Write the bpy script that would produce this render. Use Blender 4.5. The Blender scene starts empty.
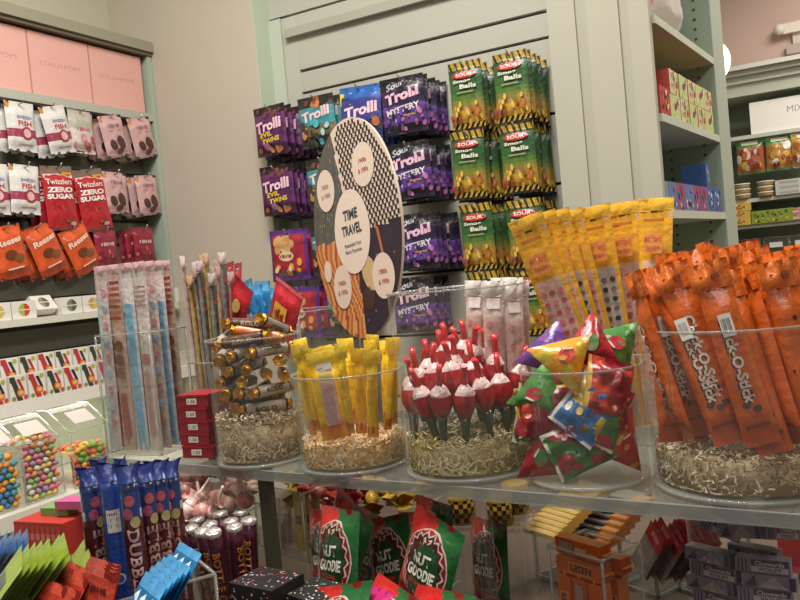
import bpy, math, random
from mathutils import Vector, Matrix, noise
C = bpy.context.scene.collection
rnd = random.Random(7)
PI = math.pi

# ------------------------------------------------------------------ camera frame (800 x 600)
FPX = 800.0
TH, PIT, ROL = math.radians(28.5), math.radians(2.0), math.radians(5.3)
CAM = Vector((0, 0, 1.45))
Fw = Vector((-math.sin(TH)*math.cos(PIT), math.cos(TH)*math.cos(PIT), -math.sin(PIT)))
R0 = Vector((math.cos(TH), math.sin(TH), 0))
U0 = R0.cross(Fw)
Rt = R0*math.cos(ROL) - U0*math.sin(ROL)
Up = U0*math.cos(ROL) + R0*math.sin(ROL)
def ray(x, y): return Fw + Rt*((x-400)/FPX) - Up*((y-300)/FPX)
def at_d(x, y, d): return CAM + ray(x, y)*d
def on_y(x, y, Y): r = ray(x, y); return CAM + r*((Y-CAM.y)/r.y)
def on_x(x, y, X): r = ray(x, y); return CAM + r*((X-CAM.x)/r.x)
def on_z(x, y, Z): r = ray(x, y); return CAM + r*((Z-CAM.z)/r.z)
def depth(p): return (Vector(p)-CAM).dot(Fw)

def lin(v): return v/12.92 if v <= .04045 else ((v+.055)/1.055)**2.4
_cc = {}
def col(h):
    if not isinstance(h, str): return h
    if h not in _cc:
        _cc[h] = tuple(lin(int(h[i:i+2], 16)/255) for i in (0, 2, 4)) + (1,)
    return _cc[h]
def mixc(a, b, t): a, b = col(a), col(b); return tuple(a[i]*(1-t)+b[i]*t for i in range(3)) + (1,)

# ------------------------------------------------------------------ materials
def mat(name, rough=.5, metal=0, coat=0, bump=0, bscale=60, attr=True, base=None, spec=.5, emit=0, var=0):
    m = bpy.data.materials.new(name); m.use_nodes = True
    nt = m.node_tree; b = nt.nodes['Principled BSDF']
    b.inputs['Roughness'].default_value = rough; b.inputs['Metallic'].default_value = metal
    b.inputs['Coat Weight'].default_value = coat; b.inputs['Coat Roughness'].default_value = .15
    b.inputs['Specular IOR Level'].default_value = spec
    src = None
    if attr:
        a = nt.nodes.new('ShaderNodeAttribute'); a.attribute_name = 'Col'; src = a.outputs['Color']
    else:
        rgb = nt.nodes.new('ShaderNodeRGB'); rgb.outputs[0].default_value = col(base); src = rgb.outputs[0]
    if bump or var:
        tc = nt.nodes.new('ShaderNodeTexCoord'); n = nt.nodes.new('ShaderNodeTexNoise')
        n.inputs['Scale'].default_value = bscale; n.inputs['Detail'].default_value = 3
        nt.links.new(tc.outputs['Object'], n.inputs['Vector'])
        if bump:
            bp = nt.nodes.new('ShaderNodeBump'); bp.inputs['Strength'].default_value = bump; bp.inputs['Distance'].default_value = .01
            nt.links.new(n.outputs['Fac'], bp.inputs['Height']); nt.links.new(bp.outputs['Normal'], b.inputs['Normal'])
        if var:
            mr = nt.nodes.new('ShaderNodeMapRange'); mr.inputs['To Min'].default_value = 1-var; mr.inputs['To Max'].default_value = 1+var
            nt.links.new(n.outputs['Fac'], mr.inputs['Value'])
            mx = nt.nodes.new('ShaderNodeMix'); mx.data_type = 'RGBA'; mx.blend_type = 'MULTIPLY'; mx.inputs['Factor'].default_value = 1
            nt.links.new(src, mx.inputs['A']); nt.links.new(mr.outputs['Result'], mx.inputs['B']); src = mx.outputs['Result']
    nt.links.new(src, b.inputs['Base Color'])
    if emit:
        nt.links.new(src, b.inputs['Emission Color']); b.inputs['Emission Strength'].default_value = emit
    return m
def clear_mat(name, tint, haze, hazecol, gl=.9):
    m = bpy.data.materials.new(name); m.use_nodes = True; nt = m.node_tree
    nt.nodes.clear()
    out = nt.nodes.new('ShaderNodeOutputMaterial')
    tr = nt.nodes.new('ShaderNodeBsdfTransparent'); tr.inputs['Color'].default_value = tint
    df = nt.nodes.new('ShaderNodeBsdfDiffuse'); df.inputs['Color'].default_value = hazecol
    g = nt.nodes.new('ShaderNodeBsdfGlossy'); g.inputs['Roughness'].default_value = .06
    g.inputs['Color'].default_value = (gl, gl, gl, 1)
    lw = nt.nodes.new('ShaderNodeLayerWeight'); lw.inputs['Blend'].default_value = .5
    pw = nt.nodes.new('ShaderNodeMath'); pw.operation = 'POWER'; pw.inputs[1].default_value = 4.5; nt.links.new(lw.outputs['Facing'], pw.inputs[0])
    fr = nt.nodes.new('ShaderNodeMath'); fr.operation = 'MULTIPLY_ADD'; fr.inputs[1].default_value = .55; fr.inputs[2].default_value = .035; nt.links.new(pw.outputs[0], fr.inputs[0])
    m1 = nt.nodes.new('ShaderNodeMixShader'); m1.inputs[0].default_value = haze
    m2 = nt.nodes.new('ShaderNodeMixShader')
    nt.links.new(tr.outputs[0], m1.inputs[1]); nt.links.new(df.outputs[0], m1.inputs[2])
    nt.links.new(fr.outputs[0], m2.inputs[0]); nt.links.new(m1.outputs[0], m2.inputs[1]); nt.links.new(g.outputs[0], m2.inputs[2])
    nt.links.new(m2.outputs[0], out.inputs['Surface'])
    return m
PAPER = mat('printed_card', .5, 0, .05)
FILM = mat('glossy_film', .28, 0, .35, .25, 70)
FOIL = mat('foil', .3, .75, 0, .35, 130)
MATTE = mat('matte_paint', .75, var=.04, bscale=3)
METAL = mat('bright_metal', .3, .9, attr=True)
CLEAR = clear_mat('clear_acrylic', (.965, .965, .955, 1), .03, (.8, .78, .72, 1))
EDGE = clear_mat('acrylic_edge', (.82, .84, .81, 1), .22, (.74, .72, .66, 1))
SHELFM = clear_mat('acrylic_shelf', (.86, .87, .85, 1), .07, (.75, .78, .75, 1))
SHELFEDGE = clear_mat('acrylic_shelf_edge', (.70, .73, .71, 1), .34, (.46, .47, .44, 1))
CELLO = clear_mat('cellophane', (.93, .92, .9, 1), .16, (.85, .82, .76, 1))
GLOW = mat('glowing_globe', .4, attr=True, emit=3.0)
MATS = [PAPER, FILM, FOIL, MATTE, METAL, CLEAR, EDGE, SHELFM, SHELFEDGE, CELLO, GLOW]

# ------------------------------------------------------------------ lettering
_tx = {}
def text_tris(s, bold=.0, sp=1.0):
    k = (s, bold, sp)
    if k in _tx: return _tx[k]
    cu = bpy.data.curves.new('t', 'FONT'); cu.body = s; cu.align_x = 'CENTER'; cu.align_y = 'CENTER'
    cu.resolution_u = 2; cu.offset = bold; cu.space_character = sp
    o = bpy.data.objects.new('t', cu); C.objects.link(o)
    dg = bpy.context.evaluated_depsgraph_get(); me = o.evaluated_get(dg).to_mesh()
    me.calc_loop_triangles()
    V = [(v.co.x, v.co.y) for v in me.vertices]; T = [tuple(t.vertices) for t in me.loop_triangles]
    o.evaluated_get(dg).to_mesh_clear()
    bpy.data.objects.remove(o); bpy.data.curves.remove(cu)
    if V:
        xs = [v[0] for v in V]; ys = [v[1] for v in V]
        cx, cy = (min(xs)+max(xs))/2, (min(ys)+max(ys))/2; w, h = max(xs)-min(xs), max(ys)-min(ys)
        V = [((x-cx)/w, (y-cy)/h) for x, y in V]
    _tx[k] = (V, T); return _tx[k]
def text_sh(s, cx, cy, w, h, c, rot=0, bold=.02, shear=0, sp=1.0):
    V, T = text_tris(s, bold, sp); ca, sa = math.cos(rot), math.sin(rot); P = []
    for x, y in V:
        x = x*w + y*h*shear; y = y*h
        P.append((cx+x*ca-y*sa, cy+x*sa+y*ca))
    return (P, T, c)
def ell(cx, cy, rx, ry, c, n=14, rings=2, rot=0):
    P = [(cx, cy)]; T = []; ca, sa = math.cos(rot), math.sin(rot)
    for r in range(1, rings+1):
        for i in range(n):
            a = 2*PI*i/n; x, y = rx*r/rings*math.cos(a), ry*r/rings*math.sin(a); P.append((cx+x*ca-y*sa, cy+x*sa+y*ca))
    for i in range(n):
        T.append((0, 1+i, 1+(i+1) % n))
        for r in range(rings-1):
            a, b = 1+r*n+i, 1+r*n+(i+1) % n
            T.append((a, a+n, b+n, b))
    return (P, T, c)
def rect(x0, y0, x1, y1, c, nx=1, ny=1):
    P = [(x0+(x1-x0)*i/nx, y0+(y1-y0)*j/ny) for j in range(ny+1) for i in range(nx+1)]
    T = [(j*(nx+1)+i, j*(nx+1)+i+1, (j+1)*(nx+1)+i+1, (j+1)*(nx+1)+i) for j in range(ny) for i in range(nx)]
    return (P, T, c)
def poly(pts, c): return (list(pts), [tuple(range(len(pts)))], c)
def zig(cx, cy, r, amp, nz, c, n=72, rings=4):
    P, T, _ = ell(cx, cy, 1, 1, c, n, rings); Q = []
    for x, y in P:
        x -= cx; y -= cy; a = math.atan2(y, x); k = r*(1+amp*(abs((a*nz/(2*PI)) % 1-.5)*4-1)); Q.append((cx+x*k, cy+y*k))
    return (Q, T, c)
def star(cx, cy, r0, r1, n, c):
    P = [(cx, cy)] + [(cx+(r1 if i % 2 else r0)*math.cos(PI*i/n), cy+(r1 if i % 2 else r0)*math.sin(PI*i/n)) for i in range(2*n)]
    return (P, [(0, 1+i, 1+(i+1) % (2*n)) for i in range(2*n)], c)
def barcode(cx, cy, w, h, n=7, bg='e8e4da'):
    out = [rect(cx-w/2, cy-h/2, cx+w/2, cy+h/2, bg)]
    for i in range(n):
        x = cx-w*.38+w*.76*i/n; out.append(rect(x, cy-h*.32, x+w*.05*(1+(i*7 % 3)*.5), cy+h*.3, '3a3a3a'))
    return out

# ------------------------------------------------------------------ mesh builder
class MB:
    def __init__(s): s.v = []; s.f = []; s.c = []; s.m = []; s.s = []
    def face(s, idx, c, m=0, sm=False): s.f.append(tuple(idx)); s.c.append(col(c)); s.m.append(m); s.s.append(sm)
    def add(s, pts): b = len(s.v); s.v.extend(tuple(p) for p in pts); return b
    def poly(s, pts, c, m=0): b = s.add(pts); s.face(range(b, b+len(pts)), c, m)
    def grid(s, fn, nu, nv, cf, m=0, sm=True, flip=False, wrap=False):
        cols_ = nu if wrap else nu+1
        b = s.add([fn(i/nu, j/nv) for j in range(nv+1) for i in range(cols_)])
        for j in range(nv):
            for i in range(nu):
                i2 = (i+1) % cols_
                q = (b+j*cols_+i, b+j*cols_+i2, b+(j+1)*cols_+i2, b+(j+1)*cols_+i)
                s.face(q[::-1] if flip else q, cf((i+.5)/nu, (j+.5)/nv) if callable(cf) else cf, m, sm)
    def box(s, c0, size, c, m=0, M=None, fc=None):
        x, y, z = (d/2 for d in size); P = [Vector((sx*x, sy*y, sz*z))+Vector(c0) for sz in (-1, 1) for sy in (-1, 1) for sx in (-1, 1)]
        if M: P = [M @ p for p in P]
        b = s.add(P)
        for k, q in (('bottom', (0, 2, 3, 1)), ('top', (4, 5, 7, 6)), ('front', (0, 1, 5, 4)), ('back', (2, 6, 7, 3)), ('left', (0, 4, 6, 2)), ('right', (1, 3, 7, 5))):
            s.face([b+i for i in q], (fc or {}).get(k, c), m)
    def tube(s, pts, rad, n, c, m=0, caps=True, sm=True, flat=1.0):
        P = [Vector(p) for p in pts]; rad = rad if isinstance(rad, (list, tuple)) else [rad]*len(P)
        t0 = (P[1]-P[0]).normalized(); a = t0.orthogonal().normalized(); rings = []
        for k, p in enumerate(P):
            t = (P[min(k+1, len(P)-1)]-P[max(k-1, 0)]).normalized()
            a = (a - t*a.dot(t)).normalized(); bb = t.cross(a)
            rings.append(s.add([p + (a*math.cos(2*PI*i/n) + bb*math.sin(2*PI*i/n)*flat)*rad[k] for i in range(n)]))
        for k in range(len(P)-1):
            for i in range(n):
                cc = c(k/(len(P)-1), i/n) if callable(c) else c
                s.face((rings[k]+i, rings[k]+(i+1) % n, rings[k+1]+(i+1) % n, rings[k+1]+i), cc, m, sm)
        if caps:
            cc = c(0, 0) if callable(c) else c; s.face([rings[0]+i for i in range(n)][::-1], cc, m)
            cc = c(1, 0) if callable(c) else c; s.face([rings[-1]+i for i in range(n)], cc, m)
    def lathe(s, prof, n, c, m=0, sm=True):
        b = s.add([(r*math.cos(2*PI*i/n), r*math.sin(2*PI*i/n), z) for r, z in prof for i in range(n)])
        for k in range(len(prof)-1):
            for i in range(n):
                s.face((b+k*n+i, b+k*n+(i+1) % n, b+(k+1)*n+(i+1) % n, b+(k+1)*n+i), c(k) if callable(c) else c, m, sm)
    def decal(s, sh, fn, m=0):
        P, T, c = sh; b = s.add([fn(x, y) for x, y in P])
        for t in T: s.face([b+i for i in t], c, m, True)
    def ball(s, c0, r, c, m=0, nu=10, nv=6, sc=(1, 1, 1)):
        s.grid(lambda u, v: (c0[0]+r*sc[0]*math.sin(PI*min(max(v, .02), .98))*math.cos(2*PI*u), c0[1]+r*sc[1]*math.sin(PI*min(max(v, .02), .98))*math.sin(2*PI*u), c0[2]-r*sc[2]*math.cos(PI*v)), nu, nv, c, m, wrap=True)
    def mesh(s, name):
        me = bpy.data.meshes.new(name); me.from_pydata(s.v, [], s.f)
        used = sorted(set(s.m)); 
        for k in used: me.materials.append(MATS[k])
        rm = {k: i for i, k in enumerate(used)}
        me.polygons.foreach_set('material_index', [rm[k] for k in s.m])
        me.polygons.foreach_set('use_smooth', s.s)
        at = me.color_attributes.new('Col', 'FLOAT_COLOR', 'CORNER'); arr = []
        for p in me.polygons: arr.extend(s.c[p.index]*p.loop_total)
        at.data.foreach_set('color', arr); me.update()
        return me
PAP, FIL, FOI, MAT, MET, CLR, EDG, SHF, SHE, CEL, GLO = range(11)

# ------------------------------------------------------------------ objects
def obj(name, mb, parent=None, M=None, label=None):
    o = bpy.data.objects.new(name, mb.mesh(name) if isinstance(mb, MB) else mb); C.objects.link(o)
    if parent: o.parent = parent
    if M is not None: o.matrix_basis = M
    if label: o['label'] = label
    return o
def tag(o, label, cat, group=None):
    o['label'] = label; o['category'] = cat
    if group: o['group'] = group
    return o
def struct(name, mb, M=None): o = obj(name, mb, None, M); o['kind'] = 'structure'; return o
def empty(name, label, cat, M=None, group=None):
    o = bpy.data.objects.new(name, None); C.objects.link(o); o.empty_display_size = .02
    if M is not None: o.matrix_basis = M
    return tag(o, label, cat, group)
def dup(o, M, label, group=None, name=None):
    r = o.copy(); C.objects.link(r); r.matrix_basis = M; r['label'] = label
    if name: r.name = name
    if group: r['group'] = group
    for ch in o.children:
        c = ch.copy(); C.objects.link(c); c.parent = r
        for g in ch.children:
            d = g.copy(); C.objects.link(d); d.parent = c
    return r
class Proto:
    """first placement is the built object itself, the next ones are copies"""
    def __init__(s, make): s.o = make(); s.used = False
    def put(s, M, label, cat, group=None):
        if not s.used: s.used = True; o = s.o; o.matrix_basis = M
        else: o = dup(s.o, M, label)
        return tag(o, label, cat, group)
def mk(name, *parts):
    """parts: list of (part name, MB, [sub-parts]); a single MB gives a one-mesh thing"""
    if len(parts) == 1 and isinstance(parts[0], MB): return obj(name, parts[0])
    e = bpy.data.objects.new(name, None); C.objects.link(e); e.empty_display_size = .02
    for p in parts:
        ch = obj(p[0], p[1], e)
        if len(p) > 3: ch['label'] = p[3]
        for q in (p[2] if len(p) > 2 else []): obj(q[0], q[1], ch)
    return e
def T(x, y=0, z=0): return Matrix.Translation(Vector((x, y, z)) if not hasattr(x, 'x') else x)
def Rz(a): return Matrix.Rotation(a, 4, 'Z')
def Rx(a): return Matrix.Rotation(a, 4, 'X')
def Ry(a): return Matrix.Rotation(a, 4, 'Y')
def frame(o, x, y, z): 
    return Matrix(((x[0], y[0], z[0], o[0]), (x[1], y[1], z[1], o[1]), (x[2], y[2], z[2], o[2]), (0, 0, 0, 1)))
def along(p0, p1, face=None):
    """matrix with origin p0 and Z toward p1; -Y toward 'face' direction (default: the camera)"""
    z = (p1-p0).normalized(); f = face if face is not None else (CAM-p0)
    y = -(f - z*f.dot(z)).normalized(); x = y.cross(z)
    return frame(p0, x, y, z)
ORD = ['first', 'second', 'third', 'fourth', 'fifth', 'sixth', 'seventh', 'eighth', 'ninth', 'tenth', 'eleventh', 'twelfth', 'thirteenth', 'fourteenth', 'fifteenth', 'sixteenth', 'seventeenth', 'eighteenth', 'nineteenth', 'twentieth']

# ------------------------------------------------------------------ a film pouch: front faces -Y, x in -w/2..w/2, z from 0 (top) to -h
def pouch(w, h, t, art, decals=(), back='8a8580', seal=.06, seed=0, nu=14, nv=18, crump=.12, m=FIL, zig=False, top0=True):
    mb = MB()
    def off(u, v):
        a = max(0, 1-abs(2*u-1)**3); b = min(1, max(0, (v-seal)/.18))*min(1, max(0, (1-seal-v)/.14)); b = b*b*(3-2*b)
        return t/2*(a**.7)*b + t*crump*noise.noise(Vector((u*5+seed*3.1, v*6, seed)))*min(1, 4*min(u, 1-u)+.15)*min(1, 6*v+.1)
    def pos(u, v, e=0, sgn=-1):
        return (w*(u-.5)*(1-.03*math.sin(PI*v)), sgn*(off(u, v) if sgn < 0 else off(u, v)*.6)-e, -h*v)
    mb.grid(lambda u, v: pos(u, 1-v), nu, nv, lambda u, v: art(u, 1-v) if callable(art) else art, m)
    mb.grid(lambda u, v: pos(u, 1-v, 0, 1), 6, 8, back, m, flip=True)
    for k, sh in enumerate(decals):   # decal coordinates: u 0..1 across, v 0..1 from the top
        mb.decal(sh, lambda x, y, k=k: pos(min(max(x, 0), 1), min(max(y, 0), 1), .0008+.0003*k), m)
    return mb
def ptxt(s, cx, cy, w, h, c, rot=0, bold=.02, shear=0):
    P, Tt, cc = text_sh(s, 0, 0, w, h, c, rot, bold, shear)
    return ([(cx+x, cy-y) for x, y in P], [t[::-1] for t in Tt], cc)
def scrib(cx, cy, w, h, c, n=6):
    P, Tt = [], []
    for k in range(n):   # blurred line of print: short upright strokes of uneven width
        x0 = cx-w/2+w*k/n; x1 = x0+w/n*(.55+.3*((k*5) % 3)/2); b = len(P); hh = h*(.7+.3*((k*7) % 4)/3)
        P += [(x0, cy-hh/2), (x1, cy-hh/2), (x1, cy+hh/2), (x0, cy+hh/2)]; Tt.append((b, b+1, b+2, b+3))
    return (P, Tt, c)
def flipd(sh): P, Tt, c = sh; return (P, [t[::-1] for t in Tt], c)
def bands(stops):
    def f(u, v):
        for lim, c in stops:
            if v <= lim: return c
        return stops[-1][1]
    return f
def box_art(w, d, h, c, front=(), fc=None, m=PAP, bev=0):
    """carton standing on z=0 centred in x, front on y=-d/2; front decals in metres (x, z)"""
    mb = MB(); mb.box((0, 0, h/2), (w, d, h), c, m, fc=fc)
    for k, sh in enumerate(front): mb.decal(sh, lambda x, y, k=k: (x, -d/2-.0005-.0002*k, y), m)
    return mb
# ================================================================== room shell
XW, YB, YS, YF = -2.28, 2.16, 2.25, 5.5         # left wall, back wall face, slat panel plane, far wall
wallc, mint, beige, trimc = 'b9b69d', 'a9b8a2', 'bfb6a5', 'b4b59f'
XE = on_y(257, 60, YB).x
def wbox(x0, x1, y0, y1, z0, z1, c, mb=None, m=MAT):
    mb = mb or MB(); mb.box(((x0+x1)/2, (y0+y1)/2, (z0+z1)/2), (x1-x0, y1-y0, z1-z0), c, m); return mb
struct('floor', wbox(-2.6, 3.2, -2.2, 5.8, -.05, 0, '6d5a4a'))
struct('ceiling', wbox(-2.6, 3.2, -2.2, 5.8, 3.3, 3.35, 'd8d2c4'))
struct('wall_left', wbox(XW-.1, XW, -2.2, YB, 0, 3.3, 'c0bda9'))
struct('wall_back', wbox(XW-.1, XE, YB, 2.4, 0, 3.3, beige))
# slatted panel set back between the wall and the pilaster: grooved boards, raised mouldings
mb = MB(); x0, x1 = XE, -.60
mb.box(((x0+x1)/2, YS+.04, 1.65), (x1-x0, .04, 3.3), '4f4c40', MAT)                 # dark behind the grooves
gro = [.25, .45, .65, .85, 1.05, 1.245, 1.44, 1.66, 1.86, 2.075, 2.148]
zz = [0] + gro
for a, b in zip(zz, zz[1:]): wbox(x0+.105, x1, YS, YS+.03, a+.0045, b-.0045, 'b6b4a6', mb)
wbox(x0, x0+.105, YS, YS+.03, 0, 2.335, 'b9b9aa', mb)
wbox(x0+.105, x1, YS, YS+.03, 2.154, 2.335, 'b6b4a6', mb)
wbox(x0+.07, x1, YS-.022, YS+.03, 2.262, 2.29, 'a9a798', mb)                           # raised bead
wbox(x0, x0+.05, YS-.010, YS+.03, 0, 2.335, 'bcc2b0', mb)
wbox(x0, x1, YS, YS+.03, 2.343, 3.3, 'b6b4a6', mb)
struct('wall_slatted', mb)
mb = MB(); wbox(XE-.004, XE+.0015, YB+.001, YS+.0, 0, 3.3, 'c2cfba', mb); struct('trim_1', mb)
# pilaster with shallow flutes
mb = MB(); px0, px1 = -.636, -.372
wbox(px0, px1, YB, 2.19, 0, 3.3, 'aeab99', mb)
for a, b in ((px0, px0+.075), (px0+.105, px1-.075), (px1-.05, px1)): wbox(a, b, YB-.007, YB, 0, 3.3, 'b4b19f', mb)
struct('pillar', mb)
# far wall
struct('wall_far', wbox(-1.6, 3.2, YF+.0, YF+.1, 0, 3.3, 'c4a79a'))
struct('wall_right', wbox(3.1, 3.2, -2.2, 5.6, 0, 3.3, 'b9ad98'))

# ================================================================== left wall shelving unit
XB, XS, XC, YE = -2.17, -2.09, -1.90, 2.138      # back board, shelf fronts, counter front, far end
shc = 'b2b2a3'
def shelf(z0, z1, xf, c=shc, lip=None):
    mb = MB(); wbox(XW+.002, xf, -.2, YE, z0, z1, c, mb); return mb
back = MB(); wbox(XB-.015, XB, -.2, YE, 1.2, 2.065, '3c3b30', back)
for k in range(10):
    z = 1.22+k*.0825; wbox(XB, XB+.006, -.2, YE, z+.006, z+.0765, '77776a', back)
endp = MB(); wbox(XW+.002, XS, YE, YE+.02, 0, 2.34, 'a9b7a4', endp)
crown = MB(); wbox(XW+.002, XS+.015, -.2, YE+.02, 2.31, 2.345, '97957f', crown); wbox(XW+.002, XS+.006, -.2, YE+.02, 2.298, 2.31, '6e6250', crown)
cab = MB(); wbox(XW+.002, XC-.02, -.2, YE, 0, .875, 'aab3a0', cab)
for k in range(4): wbox(XC-.02, XC-.008, -.15+k*.52, .33+k*.52, .12, .84, 'b1bba8', cab)
ctr = MB(); wbox(XW+.002, XC, -.2, YE, .875, .918, 'd8d3c4', ctr)
un = mk('wall_shelving_unit', ('back_board', back), ('end_panel', endp), ('crown_board', crown), ('shelf', shelf(2.065, 2.092, XS)),
        ('shelf', shelf(1.395, 1.415, XS+.03, 'd2d0c0')), ('shelf', shelf(1.155, 1.192, XS+.10, 'e4dfd3')), ('cabinet', cab), ('counter', ctr))
tag(un, 'pale green built-in shelving unit along the beige wall with a peg board and counter', 'shelving')
# pink display cartons on the top shelf
def pinkbox():
    mb = box_art(.228, .14, .198, 'd0988a', [rect(-.1115, .002, .1115, .196, 'e2aca0'), text_sh('LOLLI+POPS', .0, .105, .15, .014, 'bd8f85', 0, -.005)])
    return mb
P = Proto(lambda: mk('display_carton', pinkbox()))
for i, (yc, lb) in enumerate(((2.005, 'pale pink display carton closest to the beige wall'), (1.775, 'pale pink display carton in the middle of the top shelf'), (1.545, 'pale pink display carton cut off by the picture edge'))):
    P.put(T(XS-.085, yc, 2.0925) @ Rz(PI/2), lb, 'box', 'pink cartons on the top shelf')

mb = MB(); wbox(XW, XW+.003, -.2, YE, .92, 1.155, 'c3ccb5', mb); struct('trim_2', mb)
# ================================================================== right shelving bay in the side of the pilaster block
bay = frame((-.365, 2.17, 0), (.0958, .9954, 0), (-.9954, .0958, 0), (0, 0, 1))   # local x along the bay, y into it
L, D = .70, .21
def bb(x0, x1, y0, y1, z0, z1, c, mb=None):
    mb = mb or MB(); mb.box(((x0+x1)/2, (y0+y1)/2, (z0+z1)/2), (x1-x0, y1-y0, z1-z0), c, MAT, bay); return mb
# the mirrored axes above would turn faces inside out only; materials are two sided
far_end = MB(); bb(L, L+.16, 0, D, 0, 3.2, 'aeb3a0', far_end); bb(L-.012, L, .0, D, 0, 3.2, '9fae9a', far_end)
for k in range(46):
    for yy in (.05, D-.05):
        z = 1.2+k*.032; bb(L-.0135, L-.011, yy-.004, yy+.004, z-.004, z+.004, '4c4a3e', far_end)
near_end = MB(); bb(.0, .02, .012, D, 0, 3.2, 'a3ad98', near_end)
bk = MB(); bb(0, L, D, D+.012, 0, 3.2, '98a08c', bk)
Zb = [1.547, 1.80, 2.055]
sv = [('shelf', bb(.02, L-.012, 0, D, z-.022, z, 'c4c5b1')) for z in Zb] + [('shelf', bb(.02, L-.012, 0, D, 1.26, 1.285, 'b4b5a3'))]
un = mk('side_shelving_bay', ('far_upright', far_end), ('near_upright', near_end), ('back_board', bk), *sv)
tag(un, 'tall open shelving bay with peg holes built into the side of the pilaster', 'shelving')
# ================================================================== far cabinet
mb = MB(); yf = YF-.35; frm = MB()
wbox(-.62, -.545, yf, YF, 0, 2.36, 'b4bba8', frm); wbox(-.62, 1.4, yf, YF, 2.29, 2.36, 'bfc2b0', frm); wbox(1.3, 1.4, yf, YF, 0, 2.36, 'b4bba8', frm)
cor = MB()
for k, (e, z0, z1) in enumerate(((.02, 2.36, 2.40), (.05, 2.40, 2.43), (.075, 2.43, 2.455))): wbox(-.62-e, 1.45, yf-e, YF, z0, z1, ('c6c6b6', 'aeae9d', 'c9c9ba')[k], cor)
bk = MB(); wbox(-.545, 1.3, YF-.02, YF-.001, 0, 2.30, '8d9a88', bk)
fs = []
for z in (2.062, 1.69, 1.537, 1.36): fs.append(('shelf', wbox(-.545, 1.3, yf+.02, YF-.02, z-.022, z, 'c6c8b8')))
base = MB(); wbox(-.545, 1.3, yf+.02, YF-.02, 0, 1.2, 'aab09e', base)
un = mk('far_wall_cabinet', ('frame', frm), ('cornice', cor), ('back_board', bk), ('base_cabinet', base), *fs)
tag(un, 'pale green shelf cabinet with a moulded cornice against the pinkish far wall', 'cabinet')
mb = box_art(.62, .03, .185, 'f2ede2', [text_sh('MIX', -.07, .115, .085, .036, '9c9c98', 0, .0)])
tag(obj('header_sign', mb, None, T(-.06, yf+.05, 2.0625)), 'white header sign with grey lettering on the far cabinet', 'sign')
# emergency light and globe
bd = MB(); bd.box((0, 0, 0), (.20, .06, .08), 'd8cbbd', PAP); bd.box((0, .0, -.17), (.16, .05, .075), 'a99a90', PAP); bd.box((0, .02, -.08), (.06, .02, .12), 'c9b9ab', PAP)
l1 = MB(); l1.ball((-.12, -.03, 0), .045, 'd9cdc0', PAP); l1.box((-.12, -.01, -.01), (.05, .03, .05), 'b5a598', PAP)
l2 = MB(); l2.ball((.12, -.03, 0), .045, 'd9cdc0', PAP); l2.box((.12, -.01, -.01), (.05, .03, .05), 'b5a598', PAP)
un = mk('wall_mounted_emergency_light', ('body', bd), ('lamp_head', l1), ('lamp_head', l2)); un.location = on_y(796, 27, YF-.035); un.scale = (.75, .75, .75)
tag(un, 'twin headed emergency light and box on the pinkish far wall', 'light')
g = MB(); g.ball((0, 0, 0), .115, 'ffeed2', GLO, 24, 16); st = MB(); st.tube([(0, 0, .11), (0, 0, .62)], .008, 8, 'c9bfae', MET)
un = mk('pendant_globe_lamp', ('glass_globe', g), ('rod', st)); un.location = at_d(706, 63, 4.0); 
st2 = un.location.z; 
tag(un, 'glowing white globe lamp peeking past the edge of the tall upright', 'lamp')
# ================================================================== hanging bags on the slatted panel
def blob_art(base, cols, n, seed, v0=.5, v1=.97, u0=.04, u1=.96, r0=.05, r1=.1, ar=1.0):
    r = random.Random(seed); out = []
    for _ in range(n):
        rr = r.uniform(r0, r1); out.append(ell(r.uniform(u0, u1), r.uniform(v0, v1), rr, rr*ar*r.uniform(.6, 1), r.choice(cols), 9, 1, r.uniform(0, 3)))
    return out
def noisy(f, amp, sc, seed):
    def g(u, v):
        c = col(f(u, v)); k = 1+amp*noise.noise(Vector((u*sc, v*sc, seed))); return (c[0]*k, c[1]*k, c[2]*k, 1)
    return g
def d_purple():
    art = noisy(lambda u, v: '1c141a' if v < .16 else ('5a2558' if v < .8 else '38193a'), .5, 5, 1)
    return art, [*blob_art('', ['8a5240', '5f3a2a', 'a9705a', '6c2f4a'], 9, 3, .04, .2, r0=.05, r1=.08), ptxt('Trolli', .5, .40, .82, .22, 'f2c9d4', .10, .04, .15), ptxt('EVIL', .42, .58, .40, .10, 'e0c23c', .08, .04, .1), ptxt('TWINS', .55, .70, .55, .10, 'e0c23c', .08, .04, .1), *blob_art('', ['b06a4c', '9a5a8a', 'c98a55'], 7, 5, .80, .93, r0=.05, r1=.09)]
def d_redpurple():
    art = noisy(lambda u, v: '5a2c78' if (u < .1 or u > .9 or v < .12 or v > .86) else 'a02638', .4, 6, 2)
    return art, [*blob_art('', ['c79a62', 'b07d4c', 'd6ad78'], 8, 11, .16, .42, .2, .7, .09, .15), ell(.48, .52, .2, .1, 'd9c39a', 12, 2), scrib(.47, .52, .32, .07, '8a2a2a'), *blob_art('', ['e0667a', 'd99a3a', '7a2f9a', 'e8c9b0'], 8, 12, .62, .84, .15, .85, .05, .08)]
def d_teal():
    art = noisy(lambda u, v: '22211f' if v < .22 else ('3f8f96' if v < .58 else ('6c6247' if v < .8 else '2b2a26')), .5, 6, 3)
    return art, [*blob_art('', ['b56a3a', '8a4a2a', '5a3d2c'], 5, 13, .06, .2, .1, .6, .06, .1), ptxt('Trolli', .5, .36, .8, .2, 'e9c8cf', .15, .04, .15), *blob_art('', ['4fb3bd', 'c58a4a', '2f2a24', '9fcfd0', '3a3a30'], 16, 14, .5, .93, r0=.05, r1=.1)]
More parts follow.
